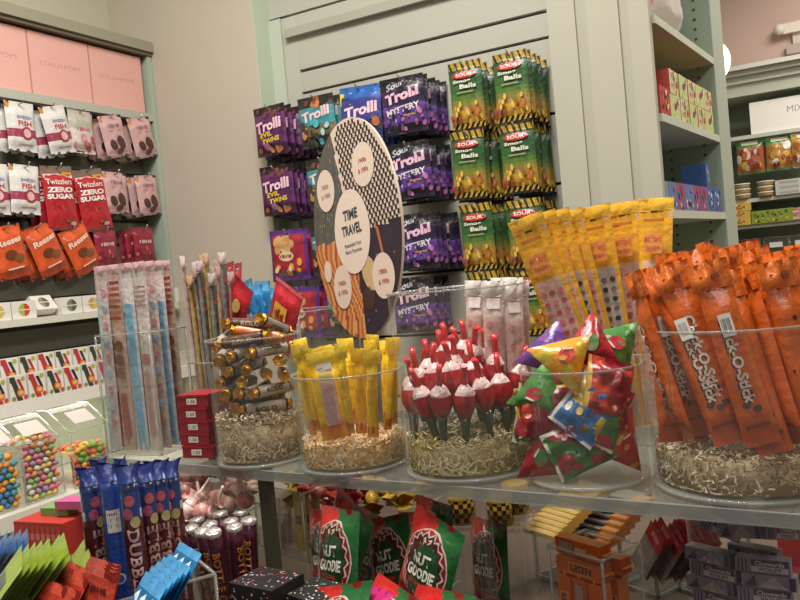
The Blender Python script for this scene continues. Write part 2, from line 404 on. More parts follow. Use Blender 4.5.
def d_blue():
    art = noisy(lambda u, v: '2b5fa8' if v < .25 else ('3a3f8a' if v < .6 else '2a3560'), .5, 5, 4)
    return art, [rect(.0, .10, .3, .32, 'd8c23a'), scrib(.15, .21, .2, .06, '333333'), ptxt('Trolli', .52, .43, .82, .2, 'f0ccd2', .12, .04, .15), *blob_art('', ['7a4a2a', 'b0632f', '3a5a9a', '1f3f78', '8d6b9a'], 14, 15, .55, .93, r0=.05, r1=.1)]
def d_mystery():
    art = noisy(lambda u, v: '151318' if v < .2 else ('2c2142' if v < .5 else ('5a3880' if v < .82 else '211a2c')), .8, 7, 5)
    return art, [ptxt('Sour', .36, .13, .42, .13, 'a5a0a8', .25, .03, .2), ptxt('Trolli', .5, .33, .8, .19, 'e0b6c4', .16, .05, .15), ptxt('MYSTERY', .5, .57, .78, .11, 'd9d3d3', .12, .03), rect(.15, .67, .8, .70, 'a98a3a'), *blob_art('', ['8a3f80', '6a48a0', '34488a', 'b06a9a', '2a2440', 'c98ab0'], 20, 16, .62, .93, r0=.03, r1=.065)]
def d_sour():
    def base(u, v):
        if v < .13: return 'b3922f'
        if v < .45: return mixc('2a4a2a', '355f30', v*2)
        if v < .9: return mixc('3f6a30', 'b58a30', min(1, max(0, (v-.5)/.3)))
        return '22211a'
    art = noisy(base, .6, 6, 6)
    D = []
    for k in range(6): D.append(poly([(.0+k*.18, .0), (.06+k*.18, .0), (.15+k*.18, .13), (.09+k*.18, .13)], '211e17'))
    for k in range(7): D.append(poly([(-.02+k*.16, .97), (.05+k*.16, .97), (.13+k*.16, .90), (.06+k*.16, .90)], 'c9a238'))
    D += [ell(.5, .2, .36, .055, 'b53428', 14, 2), ptxt('SOUR', .5, .2, .5, .05, 'e8dccf'), ptxt('Smog', .42, .295, .56, .06, 'd9d5c6', .0, .04), ptxt('Balls', .6, .37, .5, .065, 'd9d5c6', 0, .04),
          rect(.25, .445, .75, .462, 'a9a07a'), *blob_art('', ['b9652c', 'c9a23a', 'a54c2a', 'cfb058', '6f803a', 'b57f9a', 'd9b84a'], 36, 17, .60, .89, r0=.03, r1=.06)]
    return art, D
hook = MB(); hook.tube([(0, .0, 0), (0, -.16, .0), (0, -.172, .012)], .0028, 6, 'b9b7b0', MET); hook.box((0, -.002, -.012), (.025, .004, .04), 'b9b7b0', MET)
PH = Proto(lambda: obj('peg_hook', hook))
COLN = ['first', 'second', 'third', 'fourth', 'fifth', 'sixth']; ROWN = ['top', 'second', 'third', 'bottom']
zrow = [2.012, 1.818, 1.612, 1.424]
xcol = [-1.548, -1.372, -1.213, -1.072, -.872, -.732]
def bagset(name, w, h, t, d, seed):
    a, D = d(); return Proto(lambda: obj(name, pouch(w, h, t, a, D, seed=seed, back='3a3438')))
PB = {'purple': bagset('hanging_gummy_bag', .128, .158, .022, d_purple, 1), 'redpurple': bagset('hanging_gummy_bag', .142, .165, .03, d_redpurple, 2), 'teal': bagset('hanging_gummy_bag', .128, .158, .022, d_teal, 3),
      'blue': bagset('hanging_gummy_bag', .14, .17, .022, d_blue, 4), 'mystery': bagset('hanging_gummy_bag', .138, .165, .022, d_mystery, 5), 'sour': bagset('hanging_sour_candy_bag', .10, .192, .018, d_sour, 6)}
DESC = {'purple': 'dark purple gummy bag', 'redpurple': 'red and purple gummy bag', 'teal': 'teal and black gummy bag', 'blue': 'blue and purple gummy bag', 'mystery': 'violet and black gummy bag', 'sour': 'green and yellow sour candy bag'}
plan = {0: ['purple', 'purple', 'redpurple', 'redpurple'], 1: ['teal', 'teal', 'teal', 'teal'], 2: ['blue'], 3: ['mystery']*4, 4: ['sour']*4, 5: ['sour']*4}
for c, rows in plan.items():
    for r, kind in enumerate(rows):
        n = {0: [5, 6, 2, 4], 1: [4, 3, 3, 3], 2: [5], 3: [5, 4, 5, 3], 4: [4, 5, 4, 3], 5: [5, 4, 4, 3]}[c][r]
        if c == 5 and r == 3: n = 2
        x, z = xcol[c]+{(0, 2): .022, (0, 3): .05, (1, 3): .03, (3, 3): -.02}.get((c, r), 0)+rnd.uniform(-.004, .004), zrow[r]
        PH.put(T(x, YS-.0015, z-.004), f'peg hook holding {DESC[kind]}s, {ROWN[r]} row of {COLN[c]} column', 'hook', 'peg hooks on the slatted panel')
        st = .131/max(n-1, 3)
        for k in range(n):
            fan = (.05+.05*k if kind != 'sour' else .01*k)*(1 if k else .3)
            M = T(x+rnd.uniform(-.004, .004)+.003*k, YS-.152+st*k, z+.010-rnd.uniform(0, .006)-.002*k) @ Rz(rnd.uniform(-.06, .10)+.02*k) @ Rx(rnd.uniform(-.02, .03)) @ Ry(rnd.uniform(-.035, .035)+(.05 if kind == 'blue' else 0))
            lab = f'{ORD[k]} {DESC[kind]} from the front, {ROWN[r]} hook of {COLN[c]} column'
            PB[kind].put(M, lab, 'candy bag', f'{DESC[kind]}s on the slatted panel')

# ================================================================== bags hanging on the left peg board
def d_fish():
    art = lambda u, v: 'dcd8d2' if not (.58 < v < .70 and True) else '9b3a52'
    return art, [ell(.08, .08, .08, .06, 'd9862c', 10, 1), ptxt('SWEDISH', .56, .32, .5, .07, '6d83b8'), ptxt('FISH', .56, .44, .46, .1, 'c23a48'), ell(.6, .64, .2, .135, 'a8344a', 14, 2), ell(.6, .64, .13, .09, 'd7b3b0', 12, 1), rect(.3, .86, .8, .88, 'a9a5a0')]
def d_heart():
    art = lambda u, v: 'cda5a2' if v < .93 else '9c7f7a'
    return art, [ell(.1, .1, .08, .05, 'd9862c', 10, 1), scrib(.5, .26, .5, .1, '9a6a70'), rect(.25, .36, .75, .385, 'b98a8c'), ell(.3, .70, .15, .12, '4b2c28', 10, 2, .4), ell(.64, .66, .19, .15, '4b2c28', 10, 2, .7), ell(.55, .86, .14, .08, '5d3a33', 10, 1, 0)]
def d_twiz():
    art = noisy(lambda u, v: '7c6a5a' if v < .10 else ('b8232c' if v < .95 else '7a3a34'), .25, 4, 8)
    return art, [rect(.62, .10, .95, .155, 'd99a2c'), poly([(.04, .13), (.5, .12), (.8, .17), (.96, .14), (.96, .19), (.04, .19)], 'e8ddd4'), ptxt('Twizzlers', .47, .25, .82, .085, 'f0e6df', 0, .02), ptxt('ZERO', .47, .375, .8, .085, 'f4ebe4', 0, .05), ptxt('SUGAR', .47, .48, .85, .08, 'f4ebe4', 0, .05),
                 *[poly([(.30+.12*k, .62), (.36+.12*k, .62), (.58+.06*k, .88), (.52+.06*k, .88)], ('8a3330', 'c05a50', '8d4a44')[k]) for k in range(3)], ell(.78, .9, .1, .03, 'd9c2b8', 8, 1)]
def d_orange():
    art = noisy(lambda u, v: 'd2562a' if v < .86 else 'a84022', .25, 4, 9)
    return art, [ptxt('Reeses', .5, .30, .78, .12, 'f3dccb', .08, .03, .1), ell(.45, .56, .2, .1, '6a3a22', 12, 2), ell(.68, .64, .17, .09, '84502c', 12, 2), rect(.25, .80, .75, .83, 'edd0b8')]
def d_crimson():
    art = noisy(lambda u, v: '8f2638', .3, 4, 10)
    return art, [scrib(.5, .42, .6, .1, 'd8b6b4'), *blob_art('', ['b05a60', '7a1e2c', 'c88a84'], 7, 20, .6, .85, r0=.05, r1=.09)]
def d_gummypink():
    art = lambda u, v: 'b9b3a6' if v < .42 else 'cfc6ba'
    return art, [scrib(.5, .46, .55, .09, 'c0606a'), *blob_art('', ['d06a74', 'c98a90', 'd7a0a0', 'b8484f'], 12, 21, .62, .9, r0=.07, r1=.11)]
PL = {k: bagset(n, w, h, t, d, s) for k, n, w, h, t, d, s in (('fish', 'hanging_snack_pouch', .10, .148, .022, d_fish, 11), ('heart', 'hanging_snack_pouch', .105, .14, .022, d_heart, 12), ('twiz', 'hanging_licorice_bag', .120, .20, .022, d_twiz, 13),
      ('orange', 'hanging_snack_pouch', .11, .155, .022, d_orange, 14), ('crimson', 'hanging_snack_pouch', .095, .12, .02, d_crimson, 15), ('pink', 'hanging_snack_pouch', .10, .14, .025, d_gummypink, 16))}
LD = {'fish': 'white pouch with a maroon ribbon', 'heart': 'dusty pink pouch of chocolates', 'twiz': 'tall red licorice bag', 'orange': 'orange candy pouch', 'crimson': 'crimson candy pouch', 'pink': 'clear topped pouch of pink sweets'}
hk = MB(); hk.tube([(0, .0, 0), (0, -.085, .004), (0, -.095, .016)], .0026, 6, 'b9b7b0', MET); hk.box((0, -.002, -.012), (.025, .004, .04), 'b9b7b0', MET)
PHL = Proto(lambda: obj('peg_hook', hk))
LROW = [(18, 104, 'fish', 2, 0, 'a'), (49, 107, 'fish', 3, -.2, 'b'), (79, 112, 'pink', 2, 0, 'c'), (108, 117, 'heart', 3, -.22, 'd'), (137, 119, 'heart', 3, -.2, 'e'),
        (-8, 165, 'fish', 2, 0, 'f'), (24, 167, 'fish', 2, .03, 'g'), (56, 168, 'twiz', 3, -.06, 'h'), (86, 171, 'twiz', 3, -.10, 'i'), (114, 174, 'heart', 3, .0, 'j'), (144, 177, 'heart', 3, -.06, 'k'),
        (3, 228, 'orange', 3, -.16, 'l'), (35, 228, 'orange', 3, -.36, 'm'), (70, 229, 'orange', 3, -.42, 'n'), (103, 231, 'crimson', 3, -.03, 'o'), (142, 229, 'crimson', 3, .0, 'p')]
places = {'a': 'top row at picture edge', 'b': 'top row, second hook', 'c': 'top row, middle hook', 'd': 'top row, second from corner', 'e': 'top row, hook by the corner',
          'f': 'second row, at the picture edge', 'g': 'second row, beside the red bags', 'h': 'second row, beside the white pouches', 'i': 'second row, beside the pink pouches', 'j': 'second row, beside the red bags', 'k': 'second row, hook by the corner',
          'l': 'third row, at the picture edge', 'm': 'third row, middle hook', 'n': 'third row, beside the crimson pouches', 'o': 'third row, beside the orange pouches', 'p': 'third row, hook by the corner'}
for px, py, kind, n, tilt, key in LROW:
    p = on_x(px, py, XB+.075); p.y = min(p.y, YE-.058)
    PHL.put(T(XB+.0085, p.y, p.z-.004) @ Rz(PI/2), f'small peg hook, {LD[kind]}, {places[key]}', 'hook', 'peg hooks on the peg board')
    for k in range(n):
        M = T(XB+.076-k*.030, p.y+rnd.uniform(-.004, .004)-.006*k, p.z+.006-.003*k) @ Rz(PI/2) @ Ry((tilt+rnd.uniform(-.03, .03))*(1-.2*k)) @ Rz(rnd.uniform(-.03, .03)) @ Rx(-.01)
        PL[kind].put(M, f'{ORD[k]} {LD[kind]} from front, {places[key]}', 'candy bag', f'{LD[kind]}s on the peg board'.replace('pouchs', 'pouches'))
# ================================================================== small cartons on the left shelves
def fruitbox(c1, c2):
    D = [ell(0, .026, .0185, .0185, c1, 16, 2), poly([(0, .008)]+[(.0185*math.sin(a), .026-.0185*math.cos(a)) for a in [PI*k/8 for k in range(9)]][1:], c2), rect(-.035, .0245, .035, .0275, 'e4ddd2')]
    return mk('fruit_snack_carton', box_art(.078, .03, .052, 'e2ddd3', D))
FC = [('c5533a', 'c8b04a', 'half red half yellow', 6), ('a8b04a', 'c8402f', 'half green half red', 17), ('8a8f6a', '57604a', 'tilted dull green', 33), ('7f8560', '565c48', 'grey green', 52), ('b8a24a', 'c9b56a', 'first yellow', 70), ('bfa64c', 'a08a3a', 'second yellow', 84), ('9a9a5a', 'b8a850', 'olive and yellow', 98), ('b5a052', 'c9b56a', 'third yellow', 112), ('b5a052', 'a08a3a', 'last yellow', 126), ('8a8f6a', 'b8a850', 'olive', 140)]
yy = on_x(-2, 315, XS+.01).y
for i, (c1, c2, nm, _) in enumerate(FC):
    o = fruitbox(c1, c2); lay = i == 2
    o.matrix_basis = T(XS-.002, yy, 1.4155) @ Rz(PI/2) @ (Rz(.5) @ Rx(-.75) @ T(0, 0, .004) if lay else Rz(rnd.uniform(-.05, .05)))
    if lay: o.matrix_basis = T(XS-.004, yy, 1.4285) @ Rz(PI/2+.1) @ Rx(-.62)
    yy += .083
    tag(o, f'small white carton with a {nm} circle, {ORD[i]} from the picture edge', 'box', 'white cartons in a row')
def hichew(a, b):
    D = [poly([(-.026, .068), (-.010, .068), (.012, 0), (-.006, 0)], a), rect(-.026, .052, -.010, .068, a), ell(.006, .022, .0125, .0115, 'd8742c', 12, 2), ell(.006, .022, .008, .006, 'e6b86a', 10, 1),
         poly([(-.004, .06), (.006, .06), (.018, .028), (.010, .028)], b), ell(.016, .06, .007, .006, 'a9b03c', 8, 1), ell(.02, .008, .007, .007, 'c84a3a', 8, 1), ell(-.018, .008, .007, .006, '7a9a3c', 8, 1)]
    return mk('candy_carton', box_art(.055, .022, .07, 'e3ddd4', D))
P1, P2 = Proto(lambda: hichew('b83338', '2a2a2a')), Proto(lambda: hichew('35402f', 'b83338'))
y0 = on_x(-4, 385, XS+.09).y
for row, (xx, zz_) in enumerate(((XS+.085, 1.1925), (XS+.03, 1.1925+.047))):
    if row == 1:
        mb = MB(); mb.box((0, 0, .0225), (.05, .9, .045), 'c9c4b8', PAP); tag(obj('display_riser', mb, None, T(XS+.03, y0+.38, 1.1925)), 'plain low riser under the second row of small cartons', 'display stand')
    for k in range(11):
        w = .0605
        M = T(xx, y0+k*w+row*.02, zz_) @ Rz(PI/2) @ Rx(-.0) @ Rz(rnd.uniform(-.06, .06))
        ((P1, P2)[(k+row) % 2]).put(M, f'{ORD[k]} carton with orange fruit and {("red", "dark green")[(k+row) % 2]} slash, {("front", "raised rear")[row]} row', 'box', 'fruit candy cartons in two rows')
# ================================================================== display table with a raised clear shelf
ZT, ZS = .87, 1.17
def fy(x): return .915-.09*(x+.4)                # front edge line of the raised shelf
TR = math.atan(-.09)
mb = MB(); mb.box((0, 0, ZT-.03), (2.5, 1.45, .06), '58483d', PAP); bs = MB(); bs.box((0, .02, (ZT-.06)/2), (2.3, 1.25, ZT-.06), '9b9a86', MAT)
ap = MB(); ap.box((0, -.715, ZT-.10), (2.44, .02, .08), 'a9a893', MAT)
tb = mk('display_table', ('table_top', mb), ('cabinet_base', bs), ('apron', ap)); tb.matrix_basis = T(-.02, 1.30, 0) @ Rz(TR)
tag(tb, 'long candy display table with a pinkish beige top under the raised clear shelf', 'table')
# raised clear shelf: slab, brighter edge, posts
F = T(-.40, .915, 0) @ Rz(TR)                    # local frame: x along the shelf, y into it
SX0, SX1, SD = -.80, .78, .46
sl = MB(); sl.box(((SX0+SX1)/2, SD/2+.003, ZS-.008), (SX1-SX0, SD-.006, .014), 'ffffff', SHF)
ed = MB(); ed.box(((SX0+SX1)/2, 0, ZS-.008), (SX1-SX0, .006, .015), 'ffffff', SHE); ed.box(((SX0+SX1)/2, SD, ZS-.008), (SX1-SX0, .006, .015), 'ffffff', SHE)
def post(x, y, r, fl=False):
    mb = MB()
    if fl: mb.box((x, y, (ZT+ZS)/2-.008), (.022, .014, ZS-ZT-.016), '5f5e4e', MAT)
    else: mb.tube([(x, y, ZT), (x, y, ZS-.016)], r, 16, 'ffffff', CLR)
    return mb
sh = mk('clear_riser_shelf', ('shelf_slab', sl), ('shelf_edge', ed), ('post', post(-.435, .06, .02, True)), ('post', post(-.035, .05, .0115)), ('post', post(.5, .10, .0125)), ('post', post(-.72, .36, .0125)), ('post', post(.3, .4, .0125)))
sh.matrix_basis = F; tag(sh, 'long clear acrylic riser shelf on posts carrying the row of round tubs', 'shelf')

def tub(r, h, flare=0.0, n=40):
    w = MB(); w.lathe([(r, .004), (r+flare*.5, h*.5), (r+flare, h)], n, 'ffffff', CLR)
    rim = MB(); R = r+flare; rim.lathe([(R-.0012, h-.0015), (R-.0012, h+.0015), (R+.0012, h+.0015), (R+.0012, h-.0015), (R-.0012, h-.0015)], n, 'ffffff', EDG)
    b = MB(); b.lathe([(.001, 0), (r-.001, 0), (r+.001, .002), (r+.001, .006), (r-.003, .006), (.001, .005)], n, 'ffffff', EDG)
    return mk('candy_tub', ('tub_wall', w), ('rim', rim), ('tub_base', b))
def bin_(w, d, h, name='acrylic_bin', th=.004, slope=0):
    """open clear box: four panes with bright edges"""
    pan = MB(); x, y = w/2, d/2
    hf = h-slope
    for pts in ([(-x, -y, 0), (x, -y, 0), (x, -y, hf), (-x, -y, hf)], [(-x, y, 0), (x, y, 0), (x, y, h), (-x, y, h)], [(-x, -y, 0), (-x, y, 0), (-x, y, h), (-x, -y, hf)], [(x, -y, 0), (x, y, 0), (x, y, h), (x, -y, hf)], [(-x, -y, .003), (x, -y, .003), (x, y, .003), (-x, y, .003)]): pan.poly(pts, 'ffffff', CLR)
    e = MB()
    def bar(a, b): e.tube([a, b], th*.55, 4, 'ffffff', EDG)
    for a, b in (((-x, -y, hf), (x, -y, hf)), ((-x, y, h), (x, y, h)), ((-x, -y, hf), (-x, y, h)), ((x, -y, hf), (x, y, h)), ((-x, -y, 0), (-x, -y, hf)), ((x, -y, 0), (x, -y, hf)), ((-x, y, 0), (-x, y, h)), ((x, y, 0), (x, y, h)), ((-x, -y, .002), (x, -y, .002)), ((-x, -y, .002), (-x, y, .002)), ((x, -y, .002), (x, y, .002))): bar(a, b)
    return mk(name, ('panes', pan), ('edges', e))
TUBS = [((-.823, 1.010), .073, .198, .002), ((-.645, 1.004), .080, .140, .004), ((-.458, 1.008), .090, .250, .006), ((-.287, .985), .074, .142, .002), ((-.102, .995), .105, .186, .004)]
TL = ['clear round tub heaped with gold ended chocolate rolls', 'clear round tub of yellow candy sticks', 'tallest clear round tub, holding red and white topped lollipops', 'clear round tub crammed with mixed triangular pouches', 'widest clear round tub, full of long orange candy sticks']
for ((x, y), r, h, fl), lb in zip(TUBS, TL):
    o = tub(r, h, fl); o.matrix_basis = T(x, y, ZS+.0005); tag(o, lb, 'tub', 'round tubs on the raised shelf')

def shred(x, y, z0, r, h, n, cols, seed, dome=.25, name='paper_shred', label='shredded crinkle paper', L=.03):
    rr = random.Random(seed); mb = MB()
    def top(q): return h*(1-dome*(q/r)**2)
    mb.lathe([(.001, .002)]+[(r*.96*k/6, .002) for k in range(1, 7)]+[(r*.96*k/6, top(r*k/6)*.86) for k in range(6, 0, -1)]+[(.001, h*.86)], 24, lambda k: mixc(cols[1], cols[-1], .7), MAT)
    for i in range(int(n*1.25)):
        a = rr.uniform(0, 2*PI); edge = rr.random() < .52
        q = r*.965 if edge else r*math.sqrt(rr.uniform(0, .95)); z = rr.uniform(.004, top(q)) if edge else top(q)*rr.uniform(.86, 1.12)
        p = Vector((q*math.cos(a), q*math.sin(a), z)); tg = Vector((-math.sin(a), math.cos(a), 0)); up = Vector((0, 0, 1)); ra = Vector((math.cos(a), math.sin(a), 0))
        th = rr.uniform(0, PI); d1 = tg*math.cos(th)+(up if edge else ra)*math.sin(th); d2 = -tg*math.sin(th)+(up if edge else ra)*math.cos(th); nn = -ra if edge else up
        w = rr.uniform(.0007, .0013); l = L*rr.uniform(.5, 1.1); c = col(rr.choice(cols)); kz = rr.uniform(1.5, 4); ph = rr.uniform(0, 6); am = rr.uniform(.002, .006)
        pts = []
        for k in range(7):
            s = (k/6-.5); c0 = p+d1*(l*s)+d2*(am*math.sin(kz*PI*s+ph))+nn*(.0015*math.cos(9*s+ph))
            rad = math.hypot(c0.x, c0.y)
            if rad > r*.975: c0.x *= r*.975/rad; c0.y *= r*.975/rad
            c0.z = max(c0.z, .004); pts.append(c0)
        b = mb.add([q_ + d2*(w if j else -w) for q_ in pts for j in (0, 1)])
        for k in range(6): mb.face((b+2*k, b+2*k+1, b+2*k+3, b+2*k+2), c, MAT)
    o = obj(name, mb, None, T(x, y, z0)); o['kind'] = 'stuff'; o['label'] = label; o['category'] = 'paper shred'; return o
CRM = ['d6c3a0', 'c9b490', 'e2d3b3', 'b9a27c', 'a08c6a']
zb = ZS+.008
shred(-.823, 1.010, zb, .0715, .072, 900, CRM, 1, .1, 'paper_shred', 'cream crinkle paper under the chocolate rolls')
shred(-.645, 1.004, zb, .079, .040, 560, ['d8c6a6', 'e2d3b3', 'cdb98f', 'd9a94a', 'c99a55'], 2, .15, 'paper_shred', 'cream and gold crinkle paper under the yellow sticks')
shred(-.458, 1.008, zb, .0885, .052, 700, ['d9cba6', 'cfc08f', 'e2d9b8', 'bfa94e', '9c8a55'], 3, .15, 'paper_shred', 'yellowish crinkle paper in the tallest tub', .04)
shred(-.102, .995, zb, .103, .046, 1000, ['d3c2a4', 'c2ad8a', 'dccfb5', 'a8916c', '8f7a5a'], 4, .1, 'paper_shred', 'beige crinkle paper under the orange sticks', .02)
# ================================================================== tub 1: chocolate rolls
def segd(p1, q1, p2, q2):
    d1, d2, r = q1-p1, q2-p2, p1-p2; a, e, f = d1.dot(d1), d2.dot(d2), d2.dot(r); c, b = d1.dot(r), d1.dot(d2); den = a*e-b*b
    s = min(max((b*f-c*e)/den, 0), 1) if den > 1e-12 else 0
    t = (b*s+f)/e
    if t < 0: t, s = 0, min(max(-c/a, 0), 1)
    elif t > 1: t, s = 1, min(max((b-c)/a, 0), 1)
    return ((p1+d1*s)-(p2+d2*t)).length
def pack(cx, cy, z0, R, n, L, r, seed, tries=22, pit=.35, zmax=9, over=0, hmax=9):
    rr = random.Random(seed); S = []
    for i in range(n):
        best = None
        for _ in range(tries):
            th = rr.uniform(0, PI); ph = rr.uniform(-pit, pit); hl = L/2*math.cos(ph)
            s_ = rr.uniform(-1, 1)*math.sqrt(max(1e-6, (R-r)**2-hl*hl)); t_ = rr.uniform(-1, 1)*max(0, math.sqrt((R-r)**2-s_*s_)-hl)
            c = Vector((t_*math.cos(th)-s_*math.sin(th), t_*math.sin(th)+s_*math.cos(th), 0)); d = Vector((math.cos(th)*math.cos(ph), math.sin(th)*math.cos(ph), math.sin(ph)))*(L/2)
            z = z0+r+abs(d.z)
            p, e = c-d, c+d
            while True:
                P1, Q1 = p+Vector((0, 0, z)), e+Vector((0, 0, z)); lim = R-r+(over if z > hmax else 0)
                if max(math.hypot(P1.x, P1.y), math.hypot(Q1.x, Q1.y)) > lim and z < hmax+.02: z = 99; break
                if all(segd(P1, Q1, u, v) >= 2*r*.99 for u, v in S): break
                z += .004
                if z > 2: break
            if z < 3 and (best is None or z < best[0]): best = (z, p+Vector((0, 0, z)), e+Vector((0, 0, z)))
        if best: S.append((best[1], best[2]))
    return [(p+Vector((cx, cy, 0)), q+Vector((cx, cy, 0))) for p, q in S]
def roll(label_c, body_c, txt, tc):
    L, r = .086, .0088; w = MB(); w.tube([(0, 0, .008), (0, 0, L-.008)], r, 12, lambda t, a: body_c, FIL, False)
    def cyl(x, y, e=.0006): a = x/r-PI/2; return ((r+e)*math.cos(a), (r+e)*math.sin(a), y)
    for s in (0, PI): 
        w.decal(rect(-.012, .012, .012, L-.012, label_c, 6, 1), lambda x, y, s=s: cyl(x+s*r, y), FIL)
        w.decal(text_sh(txt, 0, L/2, .034, .007, tc, PI/2, .03), lambda x, y, s=s: cyl(x+s*r, y, .0012), FIL)
    ends = []
    for z, d in ((.008, -1), (L-.008, 1)):
        e = MB(); e.grid(lambda u, v, z=z, d=d: ((r*(1.02, .72, .66, .95)[int(round(v*3))]*(1+.13*math.sin(10*PI*u)*(v > .5)))*math.cos(2*PI*u), (r*(1.02, .72, .66, .95)[int(round(v*3))]*(1+.13*math.sin(10*PI*u)*(v > .5)))*math.sin(2*PI*u), z+d*(0, .002, .0045, .008)[int(round(v*3))]), 20, 3, 'd09a34', FOI, False, wrap=True)
        b = e.add([(0, 0, z+d*.006)]); n = 20
        for i in range(n): e.face((b, 3*n+i, 3*n+(i+1) % n), 'b98428', FOI)
        ends.append(e)
    return mk('chocolate_roll', ('label_sleeve', w), ('foil_end', ends[0]), ('foil_end', ends[1]))
RP = [Proto(lambda: roll('a1988c', '3a2218', 'ROLO', '2a1a14')), Proto(lambda: roll('5f4434', '2e1a14', 'ROLO', 'c9b9a0')), Proto(lambda: roll('d0662c', 'c8752c', 'ROLO', '3a1d10'))]
RN = ['grey labelled', 'brown labelled', 'orange labelled']
(tx, ty), tr, thh, _ = TUBS[0]
R1 = pack(tx, ty, zb+.072, tr-.002, 24, .086, .0091, 5, 40, .40, over=.012, hmax=ZS+.18)
lay = sorted(range(len(R1)), key=lambda i: R1[i][0].z+R1[i][1].z); cnt = {}
LN = ['bottom', 'second', 'third', 'fourth', 'top']
for j, i in enumerate(lay):
    l = min(4, j*5//len(lay)); cnt.setdefault(l, []).append(i)
for l, ids in cnt.items():
    for k, i in enumerate(sorted(ids, key=lambda i: (R1[i][0]+R1[i][1]).x)):
        p, q = R1[i]; kind = 2 if (l, k) == (4, 2) else rnd.choice((0, 0, 1))
        if p.x > q.x: p, q = q, p
        RP[kind].put(along(p, p+(q-p)) @ Rz(rnd.uniform(-.5, .5)), f'{RN[kind]} chocolate roll, {LN[l]} layer of the heap, {ORD[k]} from red boxes', 'candy roll', 'chocolate rolls in the round tub')
# ================================================================== tub 2: yellow sticks
def ystick():
    a = noisy(lambda u, v: 'e8bf2c' if v < .84 else 'd98a2a', .3, 5, 31)
    b = pouch(.0165, .118, .014, a, [rect(.25, .2, .75, .5, 'dba820'), rect(.42, .84, .6, .95, 'b9462a')], seed=31, nu=6, nv=14, back='d9ac28', crump=.25)
    t = pouch(.026, .02, .004, 'f0cf45', seed=32, nu=6, nv=3, back='e8bf2c', crump=1.2); t.v = [(x, y, z+.012) for x, y, z in t.v]
    return mk('candy_stick', ('wrapper', b), ('crimped_top', t))
def ypack():
    a = noisy(lambda u, v: 'ecc22e' if v < .8 else 'e0962c', .2, 4, 33)
    b = pouch(.042, .118, .018, a, [rect(.25, .04, .75, .28, 'c9c0ae'), *[rect(.27, .06+.022*k, .73, .068+.022*k, '6b655c') for k in range(9)], rect(.25, .30, .75, .80, 'd8a9a0'), *[rect(.3+.055*k, .33, .32+.055*k, .77, 'a87a74') for k in range(7)], ell(.5, .9, .22, .06, 'd9782a', 10, 1)], seed=33, back='d9ac28')
    t = pouch(.046, .02, .004, 'f0cf45', seed=34, nu=8, nv=3, back='e8bf2c', crump=1.2); t.v = [(x, y, z+.012) for x, y, z in t.v]
    return mk('candy_packet', ('wrapper', b), ('crimped_top', t), ('price_sticker', pouch(.02, .06, .001, 'd9b5ae', seed=1, nu=2, nv=2)))
(tx, ty), tr, thh, _ = TUBS[1]
YP = Proto(ystick)
pk = ypack(); bpy.data.objects.remove(pk.children[-1]) if False else None
for ch in pk.children:
    if ch.name.startswith('price_sticker'): ch.location = (0, -.0125, -.03)
zc = ZS+.05
def stand(x, y, z, lx, ly, length, yaw=0, toward=None):
    """upright thing hanging down from its top point: base at (x,y,z), leaning by lx,ly over its length"""
    base = Vector((x, y, z)); top = base+Vector((lx, ly, math.sqrt(max(1e-4, length*length-lx*lx-ly*ly))))
    return along(base, top) @ Rz(yaw) @ T(0, 0, length)
pk.matrix_basis = stand(tx+.005, ty-.052, zc+.0, -.004, -.012, .118, 0); tag(pk, 'wide yellow candy packet with a barcode facing out of the tub', 'candy')
ys = []
for k in range(19):
    a = 2*PI*k/12 if k < 12 else 2*PI*(k-12)/7+.3; q = .060 if k < 12 else .030
    if k in (9,): continue
    ys.append((a, q))
for k, (a, q) in enumerate(sorted(ys)):
    x, y = tx+q*math.cos(a), ty+q*math.sin(a)
    YP.put(stand(x, y, zc-.006+rnd.uniform(0, .02), math.cos(a)*.012+rnd.uniform(-.012, .012), math.sin(a)*.012+rnd.uniform(-.01, .01), .118, rnd.uniform(-.9, .9)), f'narrow yellow candy stick, {ORD[k]} around the tub from the rear tall tub side', 'candy', 'yellow sticks in the round tub')
# ================================================================== tub 3: red and white lollipops, clear packets behind
def santa():
    b = MB(); b.grid(lambda u, v: ((.005+.0105*math.sin(PI*min(.62, .05+v*.6)))*math.cos(2*PI*u)*(1+.06*math.sin(6*PI*u)), (.005+.0105*math.sin(PI*min(.62, .05+v*.6)))*math.sin(2*PI*u)*(1+.06*math.sin(6*PI*u)), .012+.033*v), 14, 7, lambda u, v: ('b3232b' if int(u*14) % 5 else '8d1a24') if v > .25 else '7a2a2a', FIL, wrap=True)
    c = MB(); c.grid(lambda u, v: ((.0135+.003*noise.noise(Vector((u*9, v*4, 1)))-.009*v*v)*math.cos(2*PI*u), (.0135+.003*noise.noise(Vector((u*9+4, v*4, 2)))-.009*v*v)*math.sin(2*PI*u), .042+.016*v+.003*noise.noise(Vector((u*12, v*9, 3)))), 16, 4, 'd9bdb8', FIL, False, wrap=True)
    s = MB(); s.tube([(0, 0, .055), (.002, 0, .078), (.006, 0, .084)], .0042, 8, 'd02a30', FIL)
    k = MB(); k.tube([(0, 0, .014), (0, 0, .004), (0, 0, -.016), (0, 0, -.024)], [.0075, .0065, .005, .003], 8, '46523a', FIL)
    return mk('novelty_lollipop', ('wrapper', b), ('white_collar', c), ('red_tip', s), ('green_base', k))
SP = Proto(santa); (tx, ty), tr, thh, _ = TUBS[2]
pts = []
for ring, (q, n, h) in enumerate(((.071, 14, .088), (.046, 10, .106), (.018, 4, .120))):
    for k in range(n): pts.append((q, 2*PI*(k+.5*ring)/n-PI/2, h))
pts.sort(key=lambda t: (t[0]*math.cos(t[1])))
